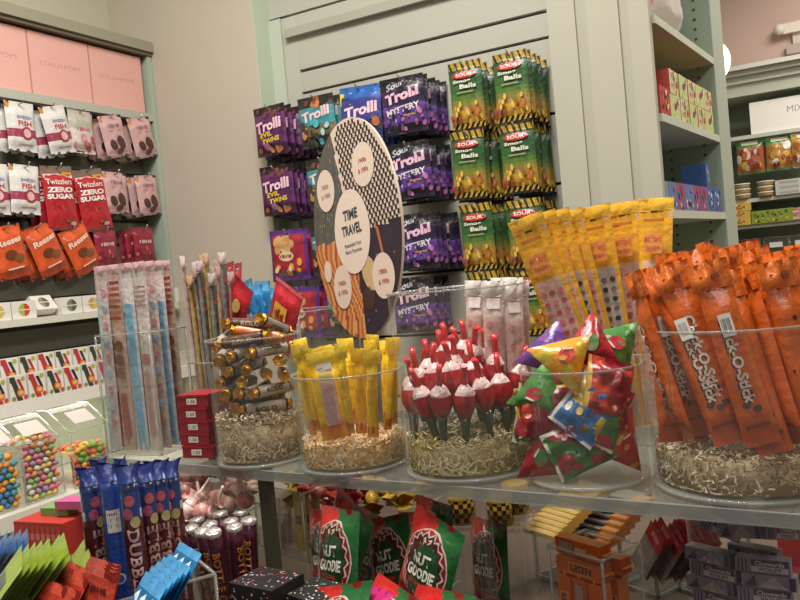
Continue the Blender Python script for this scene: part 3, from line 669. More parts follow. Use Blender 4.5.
for k, (q, a, h) in enumerate(pts):
    x, y = tx+q*math.cos(a)-.006, ty+q*math.sin(a); base = Vector((x, y, ZS+h+rnd.uniform(-.004, .008)-.008+.008*math.sin(a)))
    d = Vector((math.cos(a)*.05+rnd.uniform(-.18, .18), math.sin(a)*.05+rnd.uniform(-.18, .18), 1)).normalized()
    where = 'at the tub wall' if q > .05 else 'in the bunch'
    SP.put(along(base, base+d) @ Rz(rnd.uniform(0, 6)), f'red lollipop with white collar {where}, {ORD[k] if k < 20 else ORD[28-k]+" from last"} from yellow sticks', 'lollipop', 'red and white lollipops in the tallest tub')
def cpack():
    b = pouch(.030, .16, .014, noisy(lambda u, v: 'd9c6bd' if v < .2 else ('c7a79c' if v < .85 else 'd9c6bd'), .3, 5, 41), [*[ell(.28+.44*(k % 2), .28+.08*k, .15, .03, ('c08078', 'c98f84')[k % 2], 8, 1) for k in range(7)], rect(.2, .06, .8, .15, 'e8dcd6')], seed=41, nu=6, nv=14, back='cbb4aa', crump=.25)
    t = pouch(.034, .022, .006, 'ece3dc', seed=42, nu=6, nv=3, back='e0d3ca', crump=1.6); t.v = [(x, y, z+.014) for x, y, z in t.v]
    return mk('clear_candy_packet', ('wrapper', b), ('crimped_top', t))
CPK = Proto(cpack)
for k in range(9):
    x = tx+.0+.0085*k-.004*(k > 5); y = ty+.022+.011*(k % 4)
    CPK.put(stand(x+.005, y, ZS+.085-.006*(k % 3), .012-.006*(k % 3), .006, .16, .4*(k % 3-1)), f'clear candy packet with reddish dots behind the lollipops, {ORD[k]} from purple bags', 'candy', 'clear packets in the tallest tub')
# ================================================================== tub 4: triangular pouches
def tri(c1, c2, c3, seed, fruit, s=.066):
    def shape(x, y):   # a plump three cornered pouch: map square u,v onto a triangle with padded centre
        pass
    mb = MB(); A = [Vector((0, 0, s*.62)), Vector((-s*.62, 0, -s*.42)), Vector((s*.62, 0, -s*.42))]; N = 8; r = random.Random(seed)
    for sgn in (-1, 1):
        idx = {}
        for i in range(N+1):
            for j in range(N+1-i):
                a, b = i/N, j/N; c = 1-a-b; p = A[0]*a+A[1]*b+A[2]*c; m = min(a, b, c)*3; th = .0155*(1-(1-min(1, m))**2)
                n = noise.noise(Vector((a*4+seed, b*4, sgn)))*.002*min(1, m*3); idx[i, j] = mb.add([(p.x, sgn*(th+n)+.0006*sgn, p.z)])
        for i in range(N):
            for j in range(N-i):
                a, b = (i+.33)/N, (j+.33)/N; c = 1-a-b; m = min(a, b, c)
                k = col(c3 if m < .035 else (c1 if noise.noise(Vector((a*3+seed*2, b*3, c*3))) > -.1 else c2))
                mb.face((idx[i, j], idx[i+1, j], idx[i, j+1]), k, FIL, True)
                if j < N-i-1: mb.face((idx[i+1, j], idx[i+1, j+1], idx[i, j+1]), k, FIL, True)
    st = MB(); f = lambda x, y, e=0: (x, -.0165-e, y-.006)
    st.decal(ell(0, 0, s*.17, s*.13, fruit, 14, 2, .4), f, FIL); st.decal(ell(s*.08, s*.05, s*.08, s*.045, mixc(fruit, c2, .6), 9, 1), lambda x, y: f(x, y, .0006), FIL)
    st.decal(poly([(-s*.16, -s*.10), (s*.02, -s*.13), (s*.05, -s*.10), (-s*.12, -s*.07)], c3), lambda x, y: f(x, y, .0009), FIL)
    return mk('triangular_pouch', ('wrapper', mb), ('fruit_print', st))
TC = [('d9902c', 'c9b23c', 'e8dfc9', 'c43f38', 'yellow and orange strawberry'), ('b02832', '8d2028', 'd9cfc0', '3f7a3a', 'red'), ('3f7a3a', '5f9a4a', 'e0ddc9', 'c03a4a', 'green watermelon'), ('3a6fb0', 'c9b23c', 'e6e2da', 'd9782c', 'blue and yellow'), ('7d4a8d', '5a3a86', 'd9c9dc', 'c06aa8', 'purple'), ('c23f38', 'd9a03a', 'e8d9c9', 'b02832', 'red and gold')]
TPz = [Proto(lambda t=t, k=k: tri(*t[:3], k+50, t[3])) for k, t in enumerate(TC)]
(tx, ty), tr, thh, _ = TUBS[3]
def sq(k):
    c1, c2, c3 = [('b02832', '3f7a3a', 'dcd3c4'), ('3a6fb0', 'd0b04a', 'dcd8d0'), ('3f7a3a', '9c2a34', 'd9d6c0'), ('8a1f2c', 'b8402f', 'c9a24a')][k]
    art = noisy(lambda u, v: c3 if (u < .07 or v > .95) else (c1 if noise.noise(Vector((u*2.2+k*7, v*2.2, k))) > -.08 else c2), .3, 6, k)
    D = [*blob_art('', [c2, c1, c3], 5, 140+k, .2, .8, .15, .85, .05, .12)]
    if k == 0: D += [rect(.55, .1, .8, .4, 'd9cfc6'), *[rect(.58+.03*j, .13, .595+.03*j, .37, '7a6a66') for j in range(7)]]
    if k == 2: D += [*[ell(.5+.2*math.cos(j*1.3), .45+.15*math.sin(j*1.3), .03, .02, '22201c', 6, 1) for j in range(6)]]
    return mk('sour_pouch', pouch(.062, .078, .024, art, D, seed=140+k, back=c1, crump=.35))
SQ = [Proto(lambda k=k: sq(k)) for k in range(4)]; SQN = ['red and green', 'blue and gold', 'green and red watermelon', 'dark red']
TPL = [(-.030, -.020, .168, .3, -.4, .3, 4, 0), (.000, -.044, .146, 3.0, .3, .4, 0, 0), (.026, -.012, .158, 2.3, .2, .4, 1, 0), (.040, .016, .165, .9, .3, .4, 2, 0), (-.040, -.024, .118, .25, -.7, .2, 2, 0), (.036, -.034, .112, .35, .7, .2, 3, 1), (.006, -.046, .100, .75, .05, .25, 1, 1),
       (-.024, -.046, .088, 1.5, -.4, .2, 3, 1), (-.044, -.022, .075, .15, -.8, .15, 2, 1), (.024, -.048, .076, .5, .35, .1, 0, 1), (-.002, -.050, .05, 1.2, .1, .15, 2, 1), (.040, -.026, .045, 2.6, .8, .1, 5, 0), (-.034, -.036, .034, 2.0, -.5, .1, 1, 0), (-.010, .025, .14, .8, .1, .5, 5, 0), (.02, .035, .12, 1.5, 2.6, .3, 3, 0), (-.03, .03, .10, .5, 3.4, .2, 1, 0), (.0, .0, .075, .5, .4, .6, 4, 0)]
WH = ['on top of the heap beside the tall tub', 'showing big at the front of the heap', 'on top, before the yellow headed packs', 'at the rim on the orange stick side', 'standing against the wall by the lollipops', 'below the rim by the orange sticks', 'below the big front one', 'pressed on the glass half way down', 'half way down by the tall tub', 'low at the front with white sticker', 'lying at the bottom front', 'at the bottom by the orange sticks', 'at the bottom by the tall tub', 'behind the topmost pouches', 'at the back of the tub', 'at the back wall half way down', 'buried at the core']
for (x, y, z, rl, yw, tl, c, sq_), wh in zip(TPL, WH):
    M = T(tx+x, ty+y, ZS+z) @ Rz(yw*.6+.35) @ Rx(-tl) @ Ry(rl)
    if sq_: SQ[c].put(M @ T(0, 0, .039), f'{SQN[c]} rectangular sour pouch {wh}', 'candy pouch', 'mixed pouches in the round tub')
    else: TPz[c].put(M, f'{TC[c][4]} triangular candy pouch {wh}', 'candy pouch', 'mixed pouches in the round tub')
# ================================================================== tub 5: orange sticks
def ostick(words=True):
    art = noisy(lambda u, v: 'c75c1f' if v < .9 else 'b8521b', .22, 4, 61)
    D = [ptxt('Chick-O-Stick', .5, .52, .15*1.0, .40, '3a2a2a', 0)]
    L, w = .186, .036
    P, Tt, c = text_sh('Chick-O-Stick', 0, 0, .095, .012, 'd8c4b4', 0, .04)
    D = [([(.5+y/w, .50+x/L) for x, y in P], Tt, c)]
    P2, T2, _ = text_sh('Chick-O-Stick', 0, 0, .095, .012, '2f2422', 0, .03)
    if not words: D = [rect(.45, .25, .56, .275, '2f2422'), rect(.1, .55, .16, .57, '2f2422')]
    else: D.insert(0, ([(.5+y/w-.05, .50+x/L+.004) for x, y in P2], T2, '2f2422'))
    D += [ell(.35, .76, .13, .018, '4a3436', 8, 1), ell(.62, .785, .13, .018, '4a3436', 8, 1), rect(.15, .875, .85, .895, '8a4a2a'), rect(.55, .68, .63, .70, '2a1f1a')]
    b = pouch(w, L, .020, art, D, seed=61, nu=8, nv=20, back='bd5519', crump=.12, seal=.05)
    t = pouch(w*1.22, .03, .006, noisy(lambda u, v: 'e2742a', .3, 6, 62), [rect(.25, .45, .7, .6, '8a4a2a')], seed=62, nu=8, nv=4, back='d2641e', crump=1.5); t.v = [(x, y+.004*math.sin(x*400), z+.014) for x, y, z in t.v]
    return mk('orange_candy_stick', ('wrapper', b), ('crimped_top', t))
def ostick_tag():
    o = ostick(); s = MB()
    for sh in barcode(0, 0, .013, .024): s.decal(sh, lambda x, y: (x, -.0165, -.055+y), PAP)
    obj('price_sticker', s, o); return o
OP, OPT, OQ = Proto(ostick), Proto(ostick_tag), Proto(lambda: ostick(False))
(tx, ty), tr, thh, _ = TUBS[4]
r_ = random.Random(9); os_ = []
for k in range(13):
    a = -PI*.98+PI*.96*k/12; os_.append((.078, a, .0))
for k in range(7): os_.append((.040, -PI+PI*1.0*k/6+.1, .012))
for k in range(5): os_.append((.068, .35+k*.6, .02))
for k, (q, a, up) in enumerate(os_):
    x, y = tx+q*math.cos(a), ty+q*math.sin(a); lx = -.01*(math.cos(a)+1)-.02+r_.uniform(-.012, .012)
    if k < 13: lx = (0, .0, -.004, -.03, -.05, -.06, -.05, -.045, -.04, -.04, -.03, -.02, 0)[k]+r_.uniform(-.006, .006)
    ly = .012+r_.uniform(-.012, .012)
    pr = OPT if k in (3, 5, 7) else (OP if k in (4, 6, 8) else OQ)
    SC = Matrix.Scale(.90 if k < 3 or k == 13 else 1.0, 4)
    nm = f'{ORD[k]} along the front from the mixed pouches' if k < 13 else (f'{ORD[k-13]} of the middle row from the mixed pouches' if k < 20 else f'{ORD[k-20]} of the rear row')
    pr.put(stand(x, y, zb+.047+r_.uniform(0, .016)+up*.6, lx, ly, .186, r_.uniform(-1.3, 1.3)*(k not in (3, 5, 6, 8))+(a+PI/2)*.35) @ T(0, 0, -.186) @ SC @ T(0, 0, .186), f'long orange candy stick{" with price sticker" if pr is OPT else ""}, {nm}', 'candy', 'orange sticks in the widest tub')
# ================================================================== left end of the shelf: long flat sticks in a square bin
bx_, by_ = -1.105, 1.045
o = bin_(.128, .092, .215, 'square_stick_bin'); o.matrix_basis = T(bx_, by_, ZS+.001) @ Rz(TR+.12); tag(o, 'tall square clear bin of long flat candy sticks at the end of the shelf', 'bin')
def flat(kind):
    art = {0: noisy(lambda u, v: 'd9c4bd' if v < .14 else ('b8cdd6' if u < .28 else 'cfc0b6'), .25, 6, 71), 1: noisy(lambda u, v: 'd2b5ad' if v < .16 else 'c3a48f', .3, 6, 72), 2: noisy(lambda u, v: 'e0d6d0' if v < .2 else ('7fb3cf' if .2 < u < .8 else 'c9ccd0'), .2, 6, 73), 3: noisy(lambda u, v: 'dccfc8' if v < .5 or v > .93 else 'd4c4bb', .2, 6, 74)}[kind]
    D = {0: [*[ell(.7, .12+.09*k, .2, .022, ('c88a92', '9fb8c9')[k % 2], 8, 1) for k in range(9)]],
         1: [*[rect(.12, .06+.033*k, .88, .06+.033*k+.016, ('a53d3a', 'b85a45')[k % 2]) for k in range(7)], *[ell(.5, .42+.075*k, .34, .032, '7d4a3a', 12, 1) for k in range(3)], rect(.28, .68, .72, .93, 'a8605a')],
         2: [*[ell(.08, .25+.12*k, .07, .012, '4a4a4a', 6, 1) for k in range(5)]],
         3: [*[rect(.1, .10+.025*k, .9, .11+.025*k, 'b98a86') for k in range(5)], rect(.2, .47, .8, .52, 'b27a74'), *[rect(.22+.09*k, .56, .25+.09*k, .92, 'b06a68') for k in range(6)]]}[kind]
    b = pouch(.0295, .322, .005, art, D, seed=71+kind, nu=6, nv=26, back='c9bab2', crump=.3, seal=.03)
    t = pouch(.029, .016, .004, 'd9b0ae', seed=75+kind, nu=6, nv=3, back='d9c9c4', crump=1.5); t.v = [(x, y, z+.010) for x, y, z in t.v]
    return mk('flat_candy_stick', ('wrapper', b), ('crimped_top', t))
FN = ['pale blue edged', 'brown and red printed', 'sky blue striped', 'white and pink printed']
FPz = [Proto(lambda k=k: flat(k)) for k in range(4)]
for row in range(4):
    for k in range(4):
        kind = (k, (k+1) % 4, (k+3) % 4, (k+2) % 4)[row]
        M = T(bx_, by_, ZS+.008) @ Rz(TR+.12) @ T(-.046+.0307*k+rnd.uniform(-.001, .001), -.036+.022*row, .322) @ Rz(rnd.uniform(-.08, .08)) @ Ry(rnd.uniform(-.012, .012)) @ Rx(rnd.uniform(-.01, .01))
        FPz[kind].put(M, f'{FN[kind]} flat candy stick, {ORD[k]} from peg board, {("front", "second", "third", "rear")[row]} row of square bin', 'candy', 'flat sticks in the square bin')
def thin(cc, tc, top):
    b = pouch(.0165, .325, .006, noisy(lambda u, v: cc if (u > .3) else tc, .3, 7, 77), [*[rect(.36, .1+.1*k, .9, .13+.1*k, 'a55a50') for k in range(8)]], seed=77, nu=5, nv=20, back=cc, crump=.3)
    t = pouch(.02, .022, .005, top, seed=78, nu=6, nv=3, back='c9b5ae', crump=1.5); t.v = [(x, y, z+.014) for x, y, z in t.v]
    return mk('narrow_candy_stick', ('wrapper', b), ('crimped_top', t))
TH_ = [Proto(lambda a=a: thin(*a)) for a in (('8f8a76', 'a9a48f', 'd0aaa6'), ('a8894f', 'c2a467', 'cfae8a'), ('6a6f68', '8d9188', 'd9c6c2'), ('b99a94', 'cfb3ad', 'dcc9c6'))]
o = bin_(.078, .085, .15, 'narrow_stick_bin'); o.matrix_basis = T(-.985, 1.115, ZS+.001) @ Rz(TR); tag(o, 'narrow clear bin of thin candy sticks behind the red boxes', 'bin')
for k in range(14):
    c = (3, 1, 0, 2, 1, 2, 0)[k % 7]; i, j = k % 7, k//7
    TH_[c].put(stand(-1.012+.0088*i, 1.085+.034*j, ZS+.006, -.012+.004*i+rnd.uniform(-.003, .003), .0, .325-.012*((k*3) % 4), .9+rnd.uniform(-.25, .25)), f'{("grey", "gold", "dark grey", "pinkish")[c]} thin candy stick, {ORD[i]} from the square bin, {("front", "rear")[j]} row', 'candy', 'thin sticks behind the red boxes')
def redbox():
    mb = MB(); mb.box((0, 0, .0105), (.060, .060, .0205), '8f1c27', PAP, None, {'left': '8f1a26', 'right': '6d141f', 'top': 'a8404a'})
    lid = MB(); lid.box((0, 0, .0192), (.0615, .0615, .0035), '971f2a', PAP)
    s = MB(); s.decal(rect(-.012, .005, .008, .015, 'e2d6cf'), lambda x, y: (x, -.0305, y), PAP); s.decal(text_sh('1.25', -.002, .010, .014, .005, '6a5a56'), lambda x, y: (x, -.0307, y), PAP)
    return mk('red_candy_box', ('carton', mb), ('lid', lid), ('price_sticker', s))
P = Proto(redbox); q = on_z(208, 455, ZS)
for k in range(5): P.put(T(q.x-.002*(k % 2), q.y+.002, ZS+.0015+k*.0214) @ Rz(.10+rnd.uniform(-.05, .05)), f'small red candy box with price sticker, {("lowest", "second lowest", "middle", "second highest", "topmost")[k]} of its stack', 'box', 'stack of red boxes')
# ================================================================== packs behind the chocolate rolls
o = bin_(.16, .19, .22, 'rear_pack_bin'); o.matrix_basis = T(-.955, 1.32, ZS+.001) @ Rz(TR); tag(o, 'clear bin of red and blue packs behind the chocolate rolls', 'bin')
def rpack(c, D, w=.085, h=.13, seed=80): return mk('candy_pack', pouch(w, h, .02, noisy(lambda u, v: c, .35, 5, seed), D, seed=seed, back='7a2028'))
A_ = [rect(.1, .15, .35, .85, 'e2d6d2'), *[rect(.14, .2+.09*k, .31, .24+.09*k, '3f4a7a') for k in range(7)], ell(.7, .3, .15, .1, 'c9a25a', 8, 1)]
B_ = [rect(.3, .3, .75, .65, 'd9a83a'), scrib(.52, .47, .35, .12, '8a2a1a'), rect(.0, .0, 1, .06, 'd9626a')]
for k, (px, py, d, cc, DD, w, h, rl, lb) in enumerate(((243, 318, 1.42, 'a81e2a', A_, .085, .13, -.5, 'red pack with a white side panel leaning behind the chocolate rolls'), (290, 322, 1.42, 'b02030', B_, .10, .12, -.42, 'red pack with a yellow label tilted behind the chocolate rolls'),
        (230, 298, 1.55, 'a83038', [rect(.3, .06, .7, .94, 'd9c9c6')], .035, .17, .06, 'tall narrow red and white pack beside the thin sticks'), (238, 299, 1.58, 'b03a40', [rect(.3, .06, .7, .94, 'e0d0cc')], .035, .17, .02, 'second tall narrow red and white pack, by the blue packs'))):
    M = T(at_d(px, py-36, d)) @ Rz(-.45) @ Ry(-rl) @ Rx(-.12)
    tag(rpack(cc, DD, w, h, 81+k), lb, 'candy pack').matrix_basis = M
P = Proto(lambda: mk('candy_pack', pouch(.04, .12, .018, noisy(lambda u, v: '2f7ab0' if v > .15 else '5aa0c9', .4, 5, 86), [ell(.5, .4, .3, .1, '8fc0d9', 8, 1), scrib(.5, .6, .6, .08, 'e0e6ea')], seed=86, back='2a6a9a')))
for k, (px, py) in enumerate(((247, 280), (255, 285), (262, 281), (270, 288))): P.put(T(at_d(px, py, 1.59+.025*k)) @ Rz(-.4+.2*k) @ Ry(.1*k-.15), f'bright blue candy pack, {ORD[k]} from the narrow red packs', 'candy pack', 'blue packs behind the rolls')
# ================================================================== oval sign
Cn = at_d(355, 227, 1.46); ud = (Rt*.65+Up*.16-Fw*.74).normalized(); vd = (-Rt*.11+Up*.99+Fw*.117); vd = (vd-ud*vd.dot(ud)).normalized(); nd = ud.cross(vd)
SA, SB = 45/.65/800*1.46*1.0, 112/800*1.46
SM = frame(Cn, ud, -nd, vd)     # local x right, z up, front at -y
def inside(x, z, s=1.0): return (x/SA)**2+(z/SB)**2 < s
mb = MB(); N = 120
ringp = [(SA*math.cos(2*PI*i/N), SB*math.sin(2*PI*i/N)) for i in range(N)]
divx = lambda z: -.012-.03*(z/SB if z > 0 else 0)
divz = lambda x: .012
def sart(u, v):
    a = 2*PI*u; x, z = SA*v*math.cos(a), SB*v*math.sin(a)
    if z > -.012:
        if x < divx(z)-.004: return mixc('5f5a54', '524d48', .5+.5*math.sin(z*260)*math.sin(x*260+2*z*100))
        return 'd6bfae'
    if x < -.002: return ('b5623a', 'd09a5a', 'a84a30', 'c98a4a')[int((x*1.5+z*.35+5+.014*math.sin(z*45+x*30))*110) % 4]
    return mixc('2b232c', '3d2c3a', .5+.5*noise.noise(Vector((x*40, z*40, 3))))
mb.grid(lambda u, v: (SA*v*math.cos(2*PI*u), 0, SB*v*math.sin(2*PI*u)), N, 60, sart, PAP, True, wrap=True)
cs = .0088; f1 = lambda x, z: (x, -.0006, z)
for i in range(-12, 28):
    for j in range(-3, 28):
        x, z = i*cs*.62, j*cs
        if (i+j) % 2 == 0 and z > -.010 and x > divx(z)+.001 and inside(abs(x)+cs*.3, abs(z)+cs*.5, .99): mb.decal(rect(x, z-cs/2, x+cs*.62, z+cs/2, '2c2422'), f1, PAP)
r = random.Random(4)
for k in range(60):
    x, z = r.uniform(-SA, -.01), r.uniform(0, SB)
    if x < divx(z)-.006 and inside(x, z, .9): mb.decal(poly([(x, z), (x+.0015, z), (x+.003, z+.006), (x+.0018, z+.006)], 'b5a06a'), f1, PAP)
for k in range(26):
    x, z = r.uniform(0.004, SA), r.uniform(-SB, -.02)
    if inside(x, z, .85): mb.decal(ell(x, z, r.uniform(.0012, .003), r.uniform(.0012, .003), r.choice(['8d8a9a', 'c06a4a', 'd0a05a', '7a5a8a', 'b9a6c0']), 7, 1), f1, PAP)
mb.decal(poly([(.055, .0), (.062, .0), (.075, -.075), (.069, -.075)], 'b5663a'), f1, PAP); mb.decal(ell(.028, -.09, .02, .035, 'c9a878', 12, 1, .3), f1, PAP); mb.decal(ell(.02, -.135, .016, .022, '4a2f2c', 10, 1), f1, PAP)
f2 = lambda x, z: (x, -.0012, z); f3 = lambda x, z: (x, -.0018, z); cream = 'dcc6b4'
for u, v, ru, rv, tt in ((-.60, .43, .22, .20, ('1920s', '& 1930s')), (.33, .52, .25, .20, ('1940s', '& 1950s')), (-.42, -.50, .21, .20, ('1960s', '& 1970s')), (.52, -.50, .24, .20, ('1980s', '& 1990s')), (-.74, -.32, .09, .1, None)):
    mb.decal(ell(u*SA, v*SB, ru*SA, rv*SB, cream, 24, 2), f2, PAP)
    if tt:
        cc = '9a8a80' if v > .4 and u < 0 else 'b5544a'
        mb.decal(text_sh(tt[0], u*SA, v*SB+.008, .022, .0085, cc, 0, .02), f3, PAP); mb.decal(text_sh(tt[1], u*SA, v*SB-.010, .028, .0085, cc, 0, .02), f3, PAP)
mb.decal(ell(-.07*SA, -.03*SB, .41*SA, .385*SB, 'e0cbba', 30, 2), f2, PAP)
cx = -.07*SA
for s_, dz, w, h, b in (('TIME', .030, .042, .019, .03), ('TRAVEL', .002, .058, .019, .03), ('Remember Your', -.026, .048, .0068, .01), ('Retro Favorites', -.038, .048, .0068, .01)): mb.decal(text_sh(s_, cx, dz-.004, w, h, '33404a', 0, b), f3, PAP)
bkb = MB(); bkb.grid(lambda u, v: (SA*math.cos(2*PI*u), .0005+.006*v, SB*math.sin(2*PI*u)), N, 1, 'cdb8a8', PAP, False, wrap=True); b0 = bkb.add([(x, .0065, z) for x, z in ringp]); bkb.face(range(b0, b0+N), 'b5a598', PAP)
ft = MB(); zb_ = (ZS-Cn.z)/vd.z
ft.box((0, .012, (zb_-SB*.6)/2+.0), (.02, .006, abs(zb_+SB*.6)+.0), '8f8a80', MET)
sg = mk('oval_sign', ('printed_face', mb), ('board', bkb), ('stand_strip', ft)); sg.matrix_basis = SM
tag(sg, 'oval card sign with patterned quarters and small cream ovals, standing behind the yellow sticks', 'sign')
# ================================================================== candy button packs behind the mixed pouches
def cbut(kind):
    c1, c2 = (('d07a7a', 'c65a62'), ('39363a', '6a6a7a'), ('d9b04a', 'c97a6a'))[kind]
    art = noisy(lambda u, v: ('dfa52c' if v < .27 else ('e3ae3a' if u < .1 or u > .9 else ('d8b5a2' if kind != 1 else 'bfae9f'))), .18, 5, 91)
    D = [*[ell(.24+.26*(k % 3), .31+.045*(k//3), .09, .012, (c1, c2)[k % 2], 8, 1) for k in range(33)], rect(.2, .06, .8, .075, 'b5702a'), rect(.22, .13, .78, .22, 'd98a48'), ptxt('BUTTONS', .5, .155, .5, .022, 'b5603a'), ptxt('CANDY', .5, .195, .4, .018, 'b5603a'), rect(.42, .025, .62, .035, '4a3420')]
    b = pouch(.05, .33, .010, art, D, seed=91+kind, nu=8, nv=24, back='d9b48a', crump=.25, seal=.03)
    t = pouch(.054, .02, .004, 'e8b63a', seed=95, nu=8, nv=3, back='dca030', crump=1.8); t.v = [(x, y, z+.012) for x, y, z in t.v]
    return mk('candy_button_pack', ('wrapper', b), ('crimped_top', t))
CB = [Proto(lambda k=k: cbut(k)) for k in range(3)]; CBN = ['pink dotted', 'black dotted', 'yellow and pink dotted']
TBs = [((538, 252), (604, 426), 1.13, 0), ((549, 249), (608, 428), 1.16, 2), ((562, 246), (613, 428), 1.19, 1), ((572, 243), (619, 428), 1.22, 0), ((583, 241), (624, 428), 1.25, 0), ((598, 238), (630, 425), 1.22, 1), ((612, 236), (636, 425), 1.25, 0), ((625, 236), (641, 424), 1.23, 0), ((641, 233), (648, 424), 1.25, 2), ((654, 222), (652, 424), 1.22, 0), ((548, 262), (600, 426), 1.25, 2), ((590, 245), (622, 426), 1.28, 0), ((630, 238), (644, 426), 1.28, 1)]
for k, (t_, b_, d, kind) in enumerate(TBs):
    top, bot = at_d(*t_, d), at_d(*b_, d); dirv = (top-bot).normalized()
    z_need = ZS+.012; base = top-dirv*.33
    if base.z < z_need: top = top+dirv*((z_need-base.z)/dirv.z); base = top-dirv*.33
    CB[kind].put(along(base, top) @ Rz(-.25+rnd.uniform(-.1, .1)) @ T(0, 0, .33), f'long {CBN[kind]} candy button pack with yellow header, {ORD[k]} {"from tallest tub" if k < 10 else "in the rear row"}', 'candy', 'candy button packs behind the pouches')
q = at_d(628, 425, 1.23)
o = bin_(.19, .15, .13, 'rear_button_bin'); o.matrix_basis = T(q.x, q.y, ZS+.001) @ Rz(TR); tag(o, 'clear bin behind the mixed pouches holding the candy button packs', 'bin')
# ================================================================== things on the table in front of and under the raised shelf
def clr_jar(r, h, x, y, lb, n=36):
    o = tub(r, h, .001, n); o.matrix_basis = T(x, y, ZT+.0005); return tag(o, lb, 'tub', 'clear tubs on the table')
# ---- tall bubble gum tubes in a clear box
def gum(kind, down=False):
    r, L = .0118, .325
    def cf(t, a):
        if kind: return '274a9a' if t > .2 else '20407f'
        if t > .96: return '1c2a5c'
        if t > .875+.02*math.sin(2*PI*a+1): return '22407a'
        if t > .860+.02*math.sin(2*PI*a+1)-0*math.sin(2*PI*a+1): return 'c9c2c0'
        return '54161c'
    b = MB(); b.tube([(0, 0, L*k/30) for k in range(31)], r, 14, cf, FIL)
    def cyl(x, y, e=.0005): a = x/r-PI/2; return ((r+e)*math.cos(a), (r+e)*math.sin(a), y)
    if kind:
        for sh in [rect(-.008, 0.262, .008, 0.290, 'd9d5cc', 6, 1), rect(-.006, 0.268, .006, 0.272, '4a4a4a', 4, 1), rect(-.006, 0.276, .006, 0.280, '4a4a4a', 4, 1), rect(-.006, 0.283, .004, 0.286, '4a4a4a', 4, 1)]: b.decal(sh, lambda x, y: cyl(x, y, .0008), FIL)
        b.decal(ell(0, .205, .007, .007, 'd9dde6', 12, 1), lambda x, y: cyl(x, y, .0008), FIL); b.decal(ell(0, .205, .005, .005, '2f5aa8', 10, 1), lambda x, y: cyl(x, y, .0012), FIL); b.decal(rect(-.004, .13, .004, .16, 'd9d2c8'), lambda x, y: cyl(x, y, .0008), FIL)
    else:
        for z, cc in ((.304, 'b85560'), (.289, 'b0506a'), (.278, 'a8a06a')): b.decal(ell(.004*math.sin(z*300), z, .006, .007, cc, 10, 1), lambda x, y: cyl(x, y, .0008), FIL)
        for s in (0, 2*PI/3, 4*PI/3): b.decal(text_sh('DUBBLE BUBBLE', s*r, .187, .165, .0135, 'c09a94', -PI/2 if down else PI/2, .03), lambda x, y: cyl(x, y, .0009), FIL)
    t = MB(); t.grid(lambda u, v: (r*(1.05-.5*v+.9*v*v)*math.cos(2*PI*u), r*(1.05-.75*v+.1*math.sin(9*u))*math.sin(2*PI*u)*(1-.75*v), L+.022*v+.003*math.sin(11*u+3)*v), 14, 4, '1f2f6e', FIL, wrap=True)
    return mk('bubble_gum_tube', ('wrapper', b), ('crimped_top', t))
GP = [Proto(lambda: gum(0)), Proto(lambda: gum(1)), Proto(lambda: gum(0, True))]
bases = []
for k, (px, py, d, kind, yw) in enumerate(((87, 467, 1.0, 0, .5), (107, 462, .985, 1, 0), (126, 464, .97, 2, -.1), (143, 463, 1.01, 0, .3), (156, 461, 1.03, 0, .1), (168, 460, 1.06, 0, -.2), (98, 459, 1.05, 0, .8), (120, 458, 1.06, 0, 1.1))):
    top = at_d(px, py, d); base = Vector((top.x+.004*(k % 3-1)+.006, top.y-.002, ZT+.012)); bases += [base, base.lerp(top, .7)]
    s = (top.z-.02-base.z)/.375
    M = along(base, top) @ Rz(yw) @ T(0, 0, (top-base).length-.347)
    GP[kind].put(M, f'tall dark red and blue bubble gum tube, {ORD[k]} from the counter' if kind != 1 else 'solid blue bubble gum tube showing its white barcode', 'candy', 'bubble gum tubes in the clear box')
gu = Vector((bases[10].x-bases[0].x, bases[10].y-bases[0].y, 0)).normalized(); gv = Vector((-gu.y, gu.x, 0))
e0, e1, e2, e3 = [f(q.dot(ax) for q in bases)+e for ax in (gu, gv) for f, e in ((min, -.0165), (max, .0165))]
o = bin_(e1-e0, e3-e2, .225, 'gum_tube_bin'); q = gu*(e0+e1)/2+gv*(e2+e3)/2; o.matrix_basis = T(q.x, q.y, ZT+.001) @ Rz(math.atan2(gu.y, gu.x)); tag(o, 'clear box of tall bubble gum tubes', 'bin')
# risers that carry the small bins in the front corner
def riser(x, y, w, d, h, lb, rz=0):
    mb = MB(); mb.box((0, 0, h-.004), (w, d, .008), 'ffffff', SHF); 
    for sx in (-1, 1): mb.box((sx*(w/2-.004), 0, h/2-.004), (.008, d, h-.008), 'ffffff', CLR)
    o = obj('acrylic_riser', mb, None, T(x, y, ZT+.0005) @ Rz(rz)); return tag(o, lb, 'display stand', 'clear risers under the packets')
# ---- leaning files of flat packets
def packet(w, h, front, back, D, seed, top=None, t=.0028):
    a = noisy(lambda u, v: (top if (top and v < .1) else front), .25, 5, seed)
    return mk('candy_packet', pouch(w, h, t, a, D, seed=seed, back=back, nu=8, nv=10, crump=.35))
def file_of(proto, p0, p1, n, yaw, lean, lb, group, roll=0, jit=.008):
    for k in range(n):
        q = p0.lerp(p1, k/max(1, n-1))
        proto.put(T(q) @ Rz(yaw+rnd.uniform(-jit, jit)) @ Rx(lean+rnd.uniform(-jit, jit)) @ Ry(roll), lb.format(ORD[k]), 'candy packet', group)
GD = [ptxt('SOUR', .45, .30, .62, .17, '2a3a7a', 0, .05), rect(.1, .5, .9, .56, 'd9d26a'), *blob_art('', ['8fb83a', 'd9d24a', '5a8a2c'], 7, 22, .62, .92, r0=.06, r1=.1)]
PG = Proto(lambda: packet(.095, .12, '97ad30', '7f9a2c', GD, 101))
file_of(PG, at_d(22, 556, .90), at_d(82, 540, .99), 10, -.62, -.72, '{} lime green sour packet from the front of the leaning file', 'lime green packets in a leaning file')
